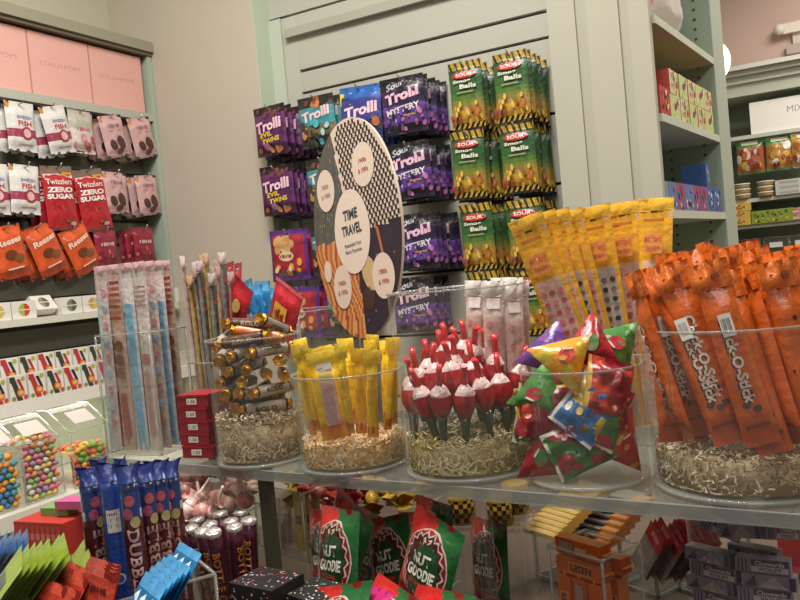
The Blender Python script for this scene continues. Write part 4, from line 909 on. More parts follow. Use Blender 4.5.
PBl = Proto(lambda: packet(.09, .10, '23609f', '1f5690', [rect(.1, .1, .9, .2, '3a7ac0'), scrib(.5, .4, .6, .12, '9fc0e0')], 102))
file_of(PBl, at_d(0, 540, 1.06), at_d(28, 536, 1.10), 5, -.62, -.72, '{} blue packet in the file behind the lime green packets', 'blue packets behind the lime green file')
PRd = Proto(lambda: packet(.085, .11, 'b83c30', '7a2420', [scrib(.5, .22, .6, .06, '5a2a24'), rect(.12, .35, .88, .37, '8a3028'), rect(.12, .45, .7, .47, '8a3028')], 103, 'c8503f'))
file_of(PRd, at_d(45, 590, .90), at_d(80, 566, .96), 7, -.25, -.62, '{} coral red packet counted from the table edge', 'coral red packets in a leaning file', .0)
PRe = Proto(lambda: packet(.07, .11, 'c24a38', '8a2c24', [scrib(.5, .22, .6, .06, '5a2a24')], 104, 'd9665a'))
for k in range(3):
    m_ = PRe.put(T(at_d(102+1.6*k, 567-3*k, .905+.011*k)) @ Rz(-.2) @ Rx(-.3), f'broad coral red packet standing upright, {ORD[k]} from the front', 'candy packet', 'upright coral red packets')
PA = Proto(lambda: packet(.07, .10, '2a74a8', '2a6c9c', [*[poly([(.05+.3*k, .2), (.2+.3*k, .12), (.3+.3*k, .3), (.15+.3*k, .24)], 'd9e6ee') for k in range(3)], rect(.1, .5, .9, .56, '9fc9e6'), scrib(.5, .75, .5, .16, 'e6eef2')], 105, '5aa6d9'))
file_of(PA, at_d(150, 584, .89), at_d(185, 553, .955), 7, -.45, -.62, '{} sky blue packet counted from the table edge', 'sky blue packets in a leaning file')
for px, py, d, w, dd, lb, rz in ((46, 580, .97, .07, .12, 'clear riser under the lime green packets', .7), (16, 560, 1.13, .13, .12, 'clear riser under the blue packets', .7), (86, 592, .89, .09, .06, 'clear riser under the coral red packets', 0), (170, 592, .90, .07, .08, 'clear riser under the sky blue packets', -.35)):
    q = at_d(px, py, d); riser(q.x, q.y, w, dd, .17 if 'blue packets' in lb and 'sky' not in lb else .03, lb, rz)
# ---- little red carton tray with green and pink packs
q = at_d(57, 528, 1.24)
tr_ = MB(); tr_.box((0, 0, 0), (.10, .07, .05), 'b5352c', PAP)
for k in range(9): tr_.decal(rect(-.048+.0105*k, -.022, -.040+.0105*k, .020, 'c9483a'), lambda x, y: (x, -.0354, y), PAP); 
for k in range(9): tr_.decal(rect(-.048+.0105*k, -.002, -.040+.0105*k, .008, 'e0806a'), lambda x, y: (x, -.0357, y), PAP)
tag(obj('packet_tray', tr_, None, T(q.x, q.y, q.z-.005) @ Rz(.1)), 'red carton tray packed with small red packs behind the lime green file', 'box')
riser(q.x, q.y, .11, .08, q.z-.03-ZT-.001, 'clear riser under the red carton tray', .1)
for k, (dx, cc, nm) in enumerate(((.0, '6fa05a', 'green'), (.035, 'c05a8a', 'pink'))):
    mb = box_art(.05, .03, .012, cc, []); tag(obj('flat_candy_box', mb, None, T(q.x+dx-.0, q.y+.01+.0*k, q.z+.0205+.0125*k) @ Rz(.2)), f'flat {nm} candy box lying on the red carton tray', 'box')
# ---- dark purple rolls in a clear tub
p = at_d(228, 560, 1.18); clr_jar(.062, .10, p.x, p.y, 'clear tub of dark purple candy rolls')
def broll():
    r, L = .0105, .20
    b = MB(); b.tube([(0, 0, L*k/8) for k in range(9)], r, 14, lambda t, a: '4a1a30' if t < .93 else '6a2a44', FIL, True)
    def cyl(x, y, e=.0006): a = x/r-PI/2; return ((r+e)*math.cos(a), (r+e)*math.sin(a), y)
    for s in (0, PI): b.decal(text_sh('BOTTLE CAPS', s*r, .125, .10, .0105, 'c0783a', -PI/2, .03), lambda x, y, s=s: cyl(x, y), FIL)
    t = MB(); t.lathe([(r*1.06, L-.003), (r*1.1, L+.002), (r*.9, L+.004), (r*.4, L+.001), (.0005, L)], 14, 'd6ccc8', FOI)
    return mk('purple_candy_roll', ('wrapper', b), ('foil_top', t))
BP = Proto(broll)
for k, (px, py, d, yw) in enumerate(((192, 529, 1.12, .3), (203, 532, 1.09, .0), (213, 533, 1.06, -.1), (210, 525, 1.15, .5), (226, 522, 1.15, .2), (238, 524, 1.11, .6), (249, 521, 1.13, -.4), (221, 516, 1.20, 2), (237, 514, 1.22, 1), (200, 520, 1.2, 2))):
    top = at_d(px, py, d); base = Vector((p.x+(top.x-p.x)*.45+.012, p.y+(top.y-p.y)*.5, ZT+.01)); v = (top-base).normalized()
    BP.put(along(top-v*.2, top) @ Rz(yw), f'dark purple candy roll with silver end, {ORD[k]} from the gum tubes' if k < 7 else f'dark purple candy roll with silver end, {ORD[k-7]} of the rear ones', 'candy roll', 'purple rolls in the clear tub')
# ---- black confetti boxes
def conf(seed, cs):
    mb = MB(); mb.box((0, 0, .03), (.075, .06, .06), '1c1a1a', PAP); r = random.Random(seed)
    for k in range(60):
        x, y = r.uniform(-.035, .035), r.uniform(-.028, .028); mb.decal(ell(x, y, r.uniform(.0008, .0022), r.uniform(.0008, .0018), r.choice(cs), 6, 1), lambda x, y: (x, y, .0604), PAP)
        x, y = r.uniform(-.035, .035), r.uniform(.004, .056); mb.decal(ell(x, y, r.uniform(.0008, .0022), r.uniform(.0008, .0018), r.choice(cs), 6, 1), lambda x, y: (x, -.0304, y), PAP)
    l = MB(); l.box((0, 0, .052), (.0764, .0614, .0155), '1f1c1c', PAP)
    return mb
for (px, py, d, sd, cs, lb, rz) in ((266, 578, 1.02, 3, ['c05a6a', 'd98a8a', 'e0d6d0', '8a3a3a', 'b9a9a0'], 'black candy box sprinkled with pink and white specks by the purple rolls', -.1), (318, 590, 1.0, 4, ['e0e0d6', '9fb0a0', '6a8a6a', 'c9c9c0'], 'black candy box with pale specks in front of the red and green bags', -.25)):
    q = at_d(px, py, d); tag(obj('black_candy_box', conf(sd, cs), None, T(q.x, q.y, q.z-.06) @ Rz(rz)), lb, 'box', 'black speckled boxes')
    riser(q.x, q.y, .08, .06, q.z-.061-ZT, f'clear riser under the {"pink" if sd == 3 else "pale"} speckled black box', rz)
# ---- half red half green bags with a round zigzag emblem
def nutbag():
    art = noisy(lambda u, v: 'b8231f' if u*1.0+(.35-v)*.35 < .58 else '1f5a2c', .22, 4, 111)
    D = [ell(.52, .52, .42, .40, 'bdb2a4', 28, 4), ell(.52, .52, .40, .38, '8a1c1c', 28, 4), zig(.52, .52, .36, .07, 18, 'bdb2a4'), zig(.52, .52, .335, .07, 18, '4f2420'), zig(.56, .53, .26, .07, 14, '1d4a2b'), ptxt('NUT', .50, .44, .34, .12, 'ddd2c4', .06, .04), ptxt('GOODIE', .52, .585, .54, .12, 'ddd2c4', .06, .04), rect(.34, .68, .66, .72, 'b03a30')]
    D = [(P_, T_, c) if len(P_) < 30 else (P_, T_, c) for P_, T_, c in D]
    return mk('candy_bag', pouch(.108, .125, .024, art, D, seed=111, back='7a1c1a', crump=.14, nu=18, nv=20))
NB = Proto(nutbag)
q0 = at_d(395, 560, 1.17)
for k, (px, py, d, rl, lean, yw, lb) in enumerate(((340, 508, 1.08, .10, -.2, -.35, 'in front beside the speckled box'), (440, 519, 1.05, -.20, -.25, -.30, 'in front beside the clear post, tilted'), (356, 503, 1.17, -.4, -.15, -.3, 'tilted behind the front one'), (434, 500, 1.16, .04, -.15, -.45, 'standing behind the tilted front one'),
        (385, 517, 1.22, .3, -.15, -.2, 'in the gap between the front ones'), (344, 584, .97, .35, -.6, -.3, 'lowest by the speckled box'), (402, 588, .95, -.1, -.7, -.3, 'lowest in the middle of the heap'), (446, 590, .96, .15, -.7, -.35, 'lowest by the clear post'), (488, 520, 1.22, .1, -.1, -.5, 'half hidden behind the clear post'), (325, 510, 1.24, .15, -.1, -.3, 'at the back beside the carton'), (372, 512, 1.28, -.1, -.1, -.3, 'at the back of the heap, middle'), (415, 512, 1.27, .2, -.1, -.4, 'at the back by the curved divider'))):
    NB.put(T(at_d(px, py, d)) @ Rz(yw-.15) @ Rx(lean) @ Ry(-rl), f'half red half green candy bag with round emblem, {lb}', 'candy bag', 'red and green candy bags')
o = bin_(.24, .15, .10, 'goodie_bag_bin'); o.matrix_basis = T(q0.x-.01, q0.y-.05, ZT+.001) @ Rz(-.20); tag(o, 'wide clear bin holding the heap of half red half green bags', 'bin')
dv = MB(); q = at_d(402, 545, 1.13); dv.tube([(0, 0, z) for z in (0, .05, .10)]+[(.01, .01, .145), (.02, .02, .17), (.035, .035, .178)], .002, 6, 'ffffff', EDG)
dv.poly([(0, 0, 0), (0, 0, .10), (.01, .01, .145), (.02, .02, .17), (.035, .035, .178), (.035, .035, 0)], 'ffffff', CLR)
tag(obj('curved_divider', dv, None, T(q.x, q.y, ZT+.006)), 'clear divider with a rounded top edge between the red and green bags', 'divider')
pk_ = MB(); 
for k in range(1): pass
m_ = packet(.04, .05, 'b8206a', '8a1850', [], 112); m_.matrix_basis = T(at_d(385, 590, .94)) @ Rz(-.4) @ Rx(-1.2); tag(m_, 'small magenta packet lying low among the red and green bags', 'candy packet')
# ---- heap of pink wrapped pops and carton behind the purple rolls
def pop(k_):
    cc = ('c9857c', 'b03a40', 'd9b0a6')[k_]
    h = MB(); h.ball((0, 0, 0), .015, lambda u, v: cc if int(u*8) % 2 else mixc(cc, 'e6d3c9', .4), FIL, 12, 8)
    w = MB(); w.grid(lambda u, v: ((.012-.009*v+.012*v*v)*math.cos(2*PI*u)*(1+.2*math.sin(8*PI*u)*v), (.012-.009*v+.012*v*v)*math.sin(2*PI*u)*(1+.2*math.sin(8*PI*u)*v), .010+.022*v), 16, 4, 'd9b9ae', FIL, False, wrap=True)
    s = MB(); s.tube([(0, 0, .01), (0, 0, .062)], .0022, 6, 'd9cdbf', PAP)
    return mk('wrapped_pop', ('candy_head', h), ('wrapper_skirt', w), ('stick', s))
PP = [Proto(lambda k=k: pop(k)) for k in range(3)]; PN = ['rosy pink', 'dark red', 'pale pink']
r_ = random.Random(12)
for k in range(22):
    px, py = 176+(k % 6)*13+r_.uniform(-4, 4), 476+(k//6)*13+r_.uniform(-4, 4); d = 1.42-.05*(k//6); kk = (0, 2, 0, 1, 2)[k % 5]
    q = at_d(px, py, d); v = Vector((r_.uniform(-1, 1), r_.uniform(-.6, .6), r_.uniform(-.8, .6))).normalized()
    PP[kk].put(along(q, q+v), f'{PN[kk]} wrapped pop, {ORD[k % 6]} from the gum tubes in the {("topmost", "upper", "lower", "lowest")[k//6]} layer', 'lollipop', 'wrapped pops heaped under the shelf')
q = at_d(210, 500, 1.36); o = bin_(.135, .12, .20, 'pop_bin'); o.matrix_basis = T(q.x-.012, q.y+.01, ZT+.001) @ Rz(TR); tag(o, 'clear bin of pink wrapped pops under the shelf', 'bin')
# ---- pink and blue carton between pops and post
q = at_d(236, 492, 1.33)
# ---- clear carton with pale packets right of the flat post
q = at_d(297, 512, 1.40); o = bin_(.135, .10, .115, 'pale_packet_bin'); o.matrix_basis = T(q.x+.012, q.y, q.z-.06) @ Rz(-.25); tag(o, 'clear bin of pale packets behind the flat post', 'bin'); riser(q.x+.012, q.y, .11, .07, q.z-.062-ZT, 'clear riser under the bin of pale packets', -.25)
PPk = Proto(lambda: packet(.05, .09, 'c9b39f', 'a8937f', [rect(.1, .1, .9, .3, 'd6c6b5'), rect(.15, .5, .85, .85, 'b59f8a')], 113)); PYk = Proto(lambda: packet(.022, .10, 'c9a83a', 'a8872c', [rect(.2, .4, .8, .55, '6a4a2a')], 114))
for k in range(4): PPk.put(T(q.x-.030+.0*k, q.y-.025+.016*k, q.z+.03) @ Rz(-.25) @ Rx(-.08), f'pale beige packet, {ORD[k]} from the front of its clear bin', 'candy packet', 'pale packets in the bin')
for k in range(3): PYk.put(T(q.x+.025+.013*k, q.y-.03+.008*k, q.z+.045) @ Rz(-.25), f'narrow mustard packet, {ORD[k]} in the bin of pale packets', 'candy packet', 'mustard packets in the bin')
# ---- cellophane red and yellow wrapped sweets under the shelf
def twist(c1, seed):
    b = MB(); b.ball((0, 0, 0), .0135, lambda u, v: mixc(c1, 'f0d9a0', .25*(int(u*12) % 3 == 0)), FIL, 12, 8, (1.25, .9, .9))
    e = []
    for s in (-1, 1):
        f = MB(); f.grid(lambda u, v, s=s: (s*(.015+.018*v), (.003+.014*v)*math.cos(2*PI*u)*(1+.3*math.sin(10*PI*u)*v), (.003+.010*v)*math.sin(2*PI*u)), 18, 4, c1, FIL, False, wrap=True); e.append(f)
    return mk('twist_wrapped_sweet', ('candy_body', b), ('wrapper_twist', e[0]), ('wrapper_twist', e[1]))
TW = [Proto(lambda: twist('b5302a', 1)), Proto(lambda: twist('c9a02a', 2))]
for k, (px, py, kk) in enumerate(((318, 492, 0), (334, 486, 0), (352, 494, 0), (342, 500, 0), (366, 487, 0), (330, 502, 0), (372, 498, 1), (388, 492, 1), (402, 487, 1), (398, 500, 1), (300, 486, 1), (286, 484, 1), (412, 496, 1), (308, 482, 1), (420, 486, 1), (380, 484, 1), (356, 484, 0))):
    q = at_d(px, py, 1.36+.045*(k % 3)); TW[kk].put(T(q) @ Rz(rnd.uniform(0, 3)) @ Ry(rnd.uniform(-.4, .4)), f'twist wrapped {("red", "golden yellow")[kk]} sweet under the shelf, {ORD[k if kk == 0 else k-6]} of its colour', 'candy', 'twist wrapped sweets under the shelf')
q = at_d(378, 500, 1.46); o = bin_(.22, .11, .17, 'sweet_bin'); o.matrix_basis = T(q.x, q.y+.03, ZT+.001) @ Rz(TR); tag(o, 'clear bin of red and yellow twist wrapped sweets under the shelf', 'bin')
# ---- black and yellow checked rolls
def chk():
    mb = MB(); mb.tube([(0, 0, 0), (0, 0, .045)], .022, 18, 'c9952a', FIL)
    for i in range(18):
        for j in range(5):
            if (i+j) % 2: mb.decal(rect(i*.0077, .004+.008*j, i*.0077+.0077, .012+.008*j, '2c241c'), lambda x, y: (.0224*math.cos(x/.022), .0224*math.sin(x/.022), y), FIL)
    l = MB(); l.lathe([(.0235, .041), (.0235, .051), (.018, .053), (.0005, .053)], 18, 'c9a23a', FIL)
    return mk('checked_candy_tin', ('tin', mb), ('lid', l))
CT = Proto(chk)
for k, (px, py) in enumerate(((462, 510), (500, 512), (516, 500))):
    q = at_d(px, py, 1.36+.02*k); CT.put(T(q.x, q.y, q.z-.02), f'black and yellow checked candy tin, {ORD[k]} from the red and green bags', 'tin', 'checked tins under the shelf'); riser(q.x, q.y, .05, .05, q.z-.0215-ZT, f'clear riser under the {ORD[k]} checked tin', 0)
# ---- gold bars in a stepped file
def bar(c, ec, w=.078):
    mb = MB(); mb.box((0, 0, .004), (w, .05, .0085), c, FIL, None, {'front': ec, 'top': c}); mb.decal(rect(-w*.4, -.020, w*.4, .020, mixc(c, 'f0e6d0', .25)), lambda x, y: (x, y, .0086), FIL)
    return mk('candy_bar', mb)
GB, DB = Proto(lambda: bar('c9a24a', 'e6d2a0')), Proto(lambda: bar('2c2322', '3a2c28', .07))
for k in range(10):
    q = at_d(549+3.2*k, 531-3.1*k, 1.40+.0*k); GB.put(T(q.x, q.y+.012*k*.6, q.z) @ Rz(-.5) @ Rx(.12), f'gold wrapped candy bar, {ORD[k]} step up from the bottom', 'candy bar', 'gold bars in a stepped file')
OBb = Proto(lambda: bar('b5702c', 'c9853a', .035))
for k in range(7):
    q = at_d(592+5*k, 533-4.4*k, 1.42); DB.put(T(q.x, q.y+.008*k, q.z) @ Rz(-.5) @ Rx(.1), f'black wrapped candy bar beside the gold ones, {ORD[k]} from the bottom', 'candy bar', 'black bars in a stepped file')
    q = at_d(612+4.2*k, 537-5.2*k, 1.40); OBb.put(T(q.x, q.y+.006*k-.03, q.z) @ Rz(-.5) @ Rx(.1), f'short orange brown bar in front of the black bars, {ORD[k]} from the bottom', 'candy bar', 'orange brown bars')
# low clear stands on the table
def ustand(px, py, w, h, lb, rz=-.5):
    q = on_z(px, py, ZT); mb = MB()
    for a, b in (((-w/2, 0, 0), (w/2, 0, 0)), ((-w/2, 0, 0), (-w/2, 0, h)), ((w/2, 0, 0), (w/2, 0, h)), ((w/2, 0, 0), (w/2, .11, 0)), ((-w/2, 0, 0), (-w/2, .11, 0)), ((w/2, .11, 0), (w/2, .11, h)), ((-w/2, .11, 0), (-w/2, .11, h))): mb.box([(a[i]+b[i])/2 for i in range(3)], [abs(a[i]-b[i])+.005 for i in range(3)], 'ffffff', SHE)
    pn = MB(); pn.poly([(-w/2, 0, h*.55), (w/2, 0, h*.55), (w/2, .11, h), (-w/2, .11, h)], 'ffffff', CLR); pn.poly([(-w/2, 0, 0), (-w/2, .11, 0), (-w/2, .11, h), (-w/2, 0, h)], 'ffffff', CLR); pn.poly([(w/2, 0, 0), (w/2, .11, 0), (w/2, .11, h), (w/2, 0, h)], 'ffffff', CLR)
    o = mk('low_acrylic_stand', ('frame_edges', mb), ('panels', pn)); o.matrix_basis = T(q.x, q.y, ZT+.003) @ Rz(rz); tag(o, lb, 'display stand', 'low clear stands on the table')
ustand(552, 582, .075, .10, 'low clear stand with white edges under the gold bars'); ustand(640, 592, .075, .075, 'low clear stand with white edges under the black bars'); ustand(696, 596, .06, .085, 'low clear stand with white edges under the red and grey packets')
# ---- red and grey packets leaning
RG = Proto(lambda: packet(.05, .10, '8f8078', '6f625c', [rect(.05, .03, .95, .3, 'a8202c'), rect(.3, .07, .8, .17, 'd0707a'), rect(.1, .4, .9, .43, 'a89a90'), rect(.1, .6, .9, .63, 'a89a90')], 115, 'a8202c', .002))
for k in range(11):
    q = at_d(658+5.6*k, 532-1.8*(k % 3), 1.30-.004*k); RG.put(T(q) @ Rz(-.9) @ Ry(.62) @ Rx(-.15), f'grey packet with a red top in the slanted file, {ORD[k]} from the black bars', 'candy packet', 'red topped packets in a slanted file')
for k in range(5):
    q = at_d(690+6*k, 520, 1.42); RG.put(T(q) @ Rz(-.7) @ Ry(.5), f'grey packet with a red top in the second file, {ORD[k]} from the front', 'candy packet', 'red topped packets in a slanted file')
# ---- orange bars in a clear tub
p = at_d(597, 590, 1.04); o = bin_(.088, .075, .112, 'orange_bar_bin'); o.matrix_basis = T(p.x, p.y, p.z-.052) @ Rz(-.43); tag(o, 'clear bin of orange wrapped bars on the table', 'bin'); riser(p.x, p.y, .09, .07, p.z-.054-ZT, 'clear riser under the bin of orange bars', -.43)
def reese(txt):
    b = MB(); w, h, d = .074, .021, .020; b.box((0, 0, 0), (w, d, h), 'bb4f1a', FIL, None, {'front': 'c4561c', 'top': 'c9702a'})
    f = lambda x, y, e=.0005: (x, -d/2-e, y)
    if txt:
        b.decal(rect(-w*.22, -h*.36, w*.30, h*.36, 'd9822c'), f, FIL); b.decal(text_sh("REESE'S", .004, 0, .036, .010, '4a1f10', PI, .04), lambda x, y: f(x, y, .0009), FIL)
    else:
        b.decal(rect(-w*.42, -h*.38, -w*.1, h*.38, '8a5a4a'), f, FIL)
        for k in range(8): b.decal(rect(-w*.40+w*.036*k, -h*.3, -w*.385+w*.036*k, h*.3, 'c9a89a'), lambda x, y: f(x, y, .0009), FIL)
        b.decal(rect(-w*.06, -h*.3, w*.18, h*.1, 'c9a28a'), f, FIL); b.decal(rect(w*.2, -h*.3, w*.4, -.002, 'd9b090'), f, FIL)
    e = []
    for s in (-1, 1):
        m = MB(); m.grid(lambda u, v, s=s: (s*(w/2+.006*v), (u-.5)*d, (h/2)*(1-.5*v)*math.cos(PI*0)*(-1 if v < 2 else 1)*0+(noise.noise(Vector((u*8, v*3, s)))*.002)), 8, 2, 'd98a3a', FIL, False); e.append(m)
    return mk('orange_candy_bar', ('wrapper', b), ('crimped_end', e[0]), ('crimped_end', e[1]))
RB = [Proto(lambda: reese(True)), Proto(lambda: reese(False))]
B0 = T(p.x, p.y, p.z) @ Rz(-.43)
RB[1].put(B0 @ T(-.004, -.016, .060), 'topmost orange candy bar, lying flat with its barcode showing', 'candy bar', 'orange bars in the clear bin')
RB[0].put(B0 @ T(-.002, -.020, .036), 'orange candy bar lying flat just below the topmost one', 'candy bar', 'orange bars in the clear bin')
RB[0].put(B0 @ T(.004, .012, .038), 'orange candy bar lying behind the two flat ones', 'candy bar', 'orange bars in the clear bin')
for k in range(3): RB[0 if k != 1 else 1].put(B0 @ T(-.028+.0265*k, -.022, -.014) @ Ry(PI/2+(.06, 0, -.05)[k]), f'upright orange candy bar, {ORD[k]} from the low stand side', 'candy bar', 'orange bars in the clear bin')
for k in range(3): RB[0].put(B0 @ T(-.026+.026*k, .008, -.014) @ Ry(PI/2), f'upright orange candy bar in the rear row, {ORD[k]} from the low stand side', 'candy bar', 'orange bars in the clear bin')
# ---- violet candy packs in a clear tub
p = at_d(752, 578, 1.0); clr_jar(.072, .25, p.x, p.y, 'clear tub of silver and violet candy packs')
def violet(kind):
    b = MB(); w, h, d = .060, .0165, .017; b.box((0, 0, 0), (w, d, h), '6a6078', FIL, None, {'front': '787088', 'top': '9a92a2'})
    f = lambda x, y, e=.0005: (x, -d/2-e, y)
    if kind == 0:
        b.decal(rect(-w*.20, -h*.40, w*.46, -h*.02, 'b9b0b5'), f, PAP); b.decal(text_sh('VIOLET', w*.13, -h*.21, .026, .0042, '3a3046', 0, .02), lambda x, y: f(x, y, .0009), PAP); b.decal(rect(-w*.20, h*.02, w*.46, h*.46, '3f3350'), f, PAP); b.decal(text_sh('Chowards', w*.13, h*.22, .032, .0052, 'c4bac6', 0, .02), lambda x, y: f(x, y, .0009), PAP)
        for k in range(3): b.decal(rect(-w*.45+w*.07*k, -h*.45, -w*.42+w*.07*k, h*.45, '3a3048'), f, PAP)
    else:
        b.decal(poly([(-w*.2, -h*.45), (w*.1, h*.45), (w*.35, -h*.45)], 'a8a2a8'), f, FOI); b.decal(poly([(-w*.45, -h*.4), (-w*.25, h*.4), (-w*.22, -h*.4)], '3a3048'), f, PAP); b.decal(rect(w*.38, -h*.45, w*.48, h*.45, '46395a'), f, PAP)
    return mk('violet_candy_pack', b)
VP = [Proto(lambda: violet(0)), Proto(lambda: violet(1))]
V0 = T(p.x, p.y, ZT+.008) @ Rz(-.22)
for row in range(11):
    for k in range(2):
        a = (k-.5)*.063+(.003 if row % 2 else -.003); kk = 0 if (row+k) % 2 else 1
        VP[kk].put(V0 @ T(a, -.042+(0 if k else .002), .010+.0178*row) @ Rz((k-.5)*.30+rnd.uniform(-.05, .05)), f'violet and silver candy pack, {("orange bar", "red packet")[k]} side, {ORD[row]} from the bottom of the stack', 'candy pack', 'violet packs in the clear tub')
    if row > 5: VP[1].put(V0 @ T(rnd.uniform(-.01, .01), -.010, .010+.0178*row) @ Rz(rnd.uniform(-.2, .2)), f'violet and silver candy pack behind the stacked ones, {ORD[row-6]} from below', 'candy pack', 'violet packs in the clear tub')
for k, (dx, dy, rz, ry, up) in enumerate(((-.030, -.034, .9, .5, .018), (.006, -.036, -.3, -.2, .020), (.040, -.020, 1.2, .25, .018), (-.012, -.002, .4, .45, .024), (.030, .010, -.7, -.3, .022))):
    VP[k % 2].put(V0 @ T(dx, dy, .204+up) @ Rz(rz) @ Ry(ry), f'violet candy pack lying loose on top of its tub, {ORD[k]} from the red topped packets', 'candy pack', 'violet packs in the clear tub')
rc = packet(.05, .09, 'b02026', '7a161c', [rect(.1, .75, .9, .85, 'd9404a')], 117); rc.matrix_basis = T(at_d(795, 516, 1.08)) @ Rz(-.3) @ Rx(-.1); tag(rc, 'bright red packet at the picture edge beside the violet packs', 'candy packet')
q = at_d(797, 545, 1.10); riser(q.x, q.y, .06, .05, .12, 'clear riser under the bright red packet', -.3)
# ================================================================== cartons in the side bay
def smallbox(w, d, h, c, side, seed, cs):
    r = random.Random(seed); D = [ell(r.uniform(-w*.35, w*.35), r.uniform(h*.12, h*.88), r.uniform(.004, .010), r.uniform(.003, .009), r.choice(cs), 8, 1, r.uniform(0, 3)) for _ in range(12)]
    return mk('candy_carton', box_art(w, d, h, c, D, {'left': side, 'top': side}))
KA = [Proto(lambda: smallbox(.098, .075, .066, 'd9cc9a', 'c9534a', 1, ['c8433a', 'd9782c', '5f9a3c', 'b9487a', 'e6dfc0', 'd9b03a'])), Proto(lambda: smallbox(.098, .075, .066, 'c9d08a', '8aa83f', 2, ['c8433a', '7aa03a', 'd9b03a', 'b9487a', 'e6dfc0'])), Proto(lambda: smallbox(.098, .075, .07, 'b5403a', 'b5403a', 3, ['2f4a8a', 'd9b03a', 'e6dfc0', '2a2a4a', 'd9782c']))]
for k in range(6):
    for j in range(2):
        kk = 2 if k == 0 and j == 0 else (k+j) % 2
        if k == 0 and j == 1: continue
        KA[kk].put(bay @ T(.075+.101*k, .042, 1.8005+.0675*j+(.004 if k == 0 else 0)) @ Rz(rnd.uniform(-.03, .03)), f'small {("cream and red", "lime green", "dark red")[kk]} fruit carton, {ORD[k]} from the pilaster, {("lower", "upper")[j]} layer', 'box', 'fruit cartons on the middle bay shelf')
KB = [Proto(lambda: smallbox(.085, .075, .075, '6a7fa8', 'c9ccd2', 4, ['b03a5a', '2f4a8a', 'd06a8a', '8aa0c9', 'e0dfe6', '3a3a6a'])), Proto(lambda: smallbox(.085, .075, .075, '4a6aa0', '3a5a94', 5, ['d9d9e0', 'c9863a', '9fb8d9', '2f4a8a'])), Proto(lambda: smallbox(.085, .075, .075, '9a5a7a', '4a6aa0', 6, ['b03a5a', 'd06a8a', '2f4a8a', 'd9b0c0', '5a7ab0']))]
for k in range(7):
    kk = (0, 2, 0, 2, 2, 1, 1)[k]
    KB[kk].put(bay @ T(.07+.089*k, .042, 1.5475) @ Rz(rnd.uniform(-.05, .05)), f'small {("pale blue and pink", "blue and white", "pink and blue")[kk]} carton, {ORD[k]} from the pilaster on the lowest full shelf', 'box', 'blue and pink cartons in the bay')
KB[1].put(bay @ T(.53, .05, 1.6232) @ Rz(.1), 'blue and white carton standing on top of the row in the bay', 'box', 'blue and pink cartons in the bay')
wb = pouch(.40, .30, .072, noisy(lambda u, v: 'e6dcd4' if u > .12 else 'd9b0b4', .08, 3, 121), [rect(.2, .08, .5, .16, 'd9a9b5'), ell(.7, .2, .12, .08, 'e0b9c0', 10, 1)], seed=121, back='cfc2ba')
o = mk('gift_bag', wb); o.matrix_basis = bay @ T(.25, .07, 2.375) @ Rx(.05) @ T(0, 0, .0); o.matrix_basis = bay @ T(.235, .042, 2.0555+.302); tag(o, 'glossy white gift pouch with pink print on the top bay shelf', 'gift bag')
dk = smallbox(.12, .10, .10, '3a3230', '3a3230', 7, ['5a3a30', '6a5a4a']); dk.matrix_basis = bay @ T(.3, .06, 1.2855); tag(dk, 'dark carton deep on the bottom bay shelf', 'box'); 
# ================================================================== goods in the far cabinet
yc = YF-.33
def d_mix(a, b, seed):
    return noisy(lambda u, v: a if v < .22 or v > .93 else b, .3, 5, seed), [*blob_art('', ['c9933a', 'd9b04a', 'b5502c', 'e6dfd0', '8a3a2a', 'c46a3a'], 20, seed, .28, .88, r0=.08, r1=.15), rect(.2, .05, .8, .16, 'c9c6a0')]
for k, (px, a, b, lb) in enumerate(((749, '3f8a4a', 'b0603a', 'green topped bag of mixed sweets, first under the white sign'), (779, '4f9a55', 'c08a4a', 'green topped bag of mixed sweets, second under the white sign'), (804, 'c9a04a', 'c9a050', 'golden bag of sweets cut by the picture edge under the white sign'))):
    art, D = d_mix(a, b, 130+k); o = mk('hanging_sweet_bag', pouch(.15, .20, .05, art, D, seed=130+k, back='4a6a4a')); q = on_y(px, 145, yc)
    o.matrix_basis = T(q.x, yc+.03, 2.035) @ Rz(.05*k); tag(o, lb, 'candy bag', 'bags under the white sign')
def stubs():
    b = MB(); b.lathe([(.001, 0), (.042, 0), (.046, .024), (.001, .024)], 16, 'a58a55', CEL if False else PAP); l = MB(); l.lathe([(.048, .023), (.049, .03), (.001, .031)], 16, 'd0cdb9', PAP)
    return mk('sweet_tub', ('tub', b), ('lid', l))
P = Proto(stubs)
for k, px in enumerate((742, 766)):
    for j in range(3): q = on_y(px, 195, yc); P.put(T(q.x, yc+.02, 1.6905+.0312*j), f'small lidded tub of sweets, {("bottom", "middle", "top")[j]} of the {("first", "second")[k]} stack', 'tub', 'small stacked tubs on the far cabinet')
q = on_y(795, 190, yc)
for j in range(3):
    mb = box_art(.14, .08, .028, 'c9c9c0', [rect(-.05, .006, .05, .02, 'a9a9a0')]); tag(obj('white_carton', mb, None, T(q.x-.03, yc+.02, 1.6905+.0285*j)), f'flat white carton, {("bottom", "middle", "top")[j]} of the stack beside the small tubs', 'box', 'white cartons on the far cabinet')
def sweetbox(c, cs, sd, w=.10, h=.045): return smallbox(w, .08, h, c, c, sd, cs)
KY, KG, KP = Proto(lambda: sweetbox('d9b84a', ['c8543a', 'e6d9a0', 'b5702c'], 8)), Proto(lambda: sweetbox('8a9a3a', ['c9b84a', '4a5a2a', '3a2a1a'], 9, .13, .075)), Proto(lambda: sweetbox('c98a7a', ['e0c0b0', 'b54a4a'], 10, .1, .035))
q = on_y(742, 222, yc)
for j in range(3): KY.put(T(q.x, yc+.02, 1.5375+.0455*j), f'yellow carton, {("bottom", "middle", "top")[j]} of the stack on the far cabinet', 'box', 'yellow cartons on the far cabinet')
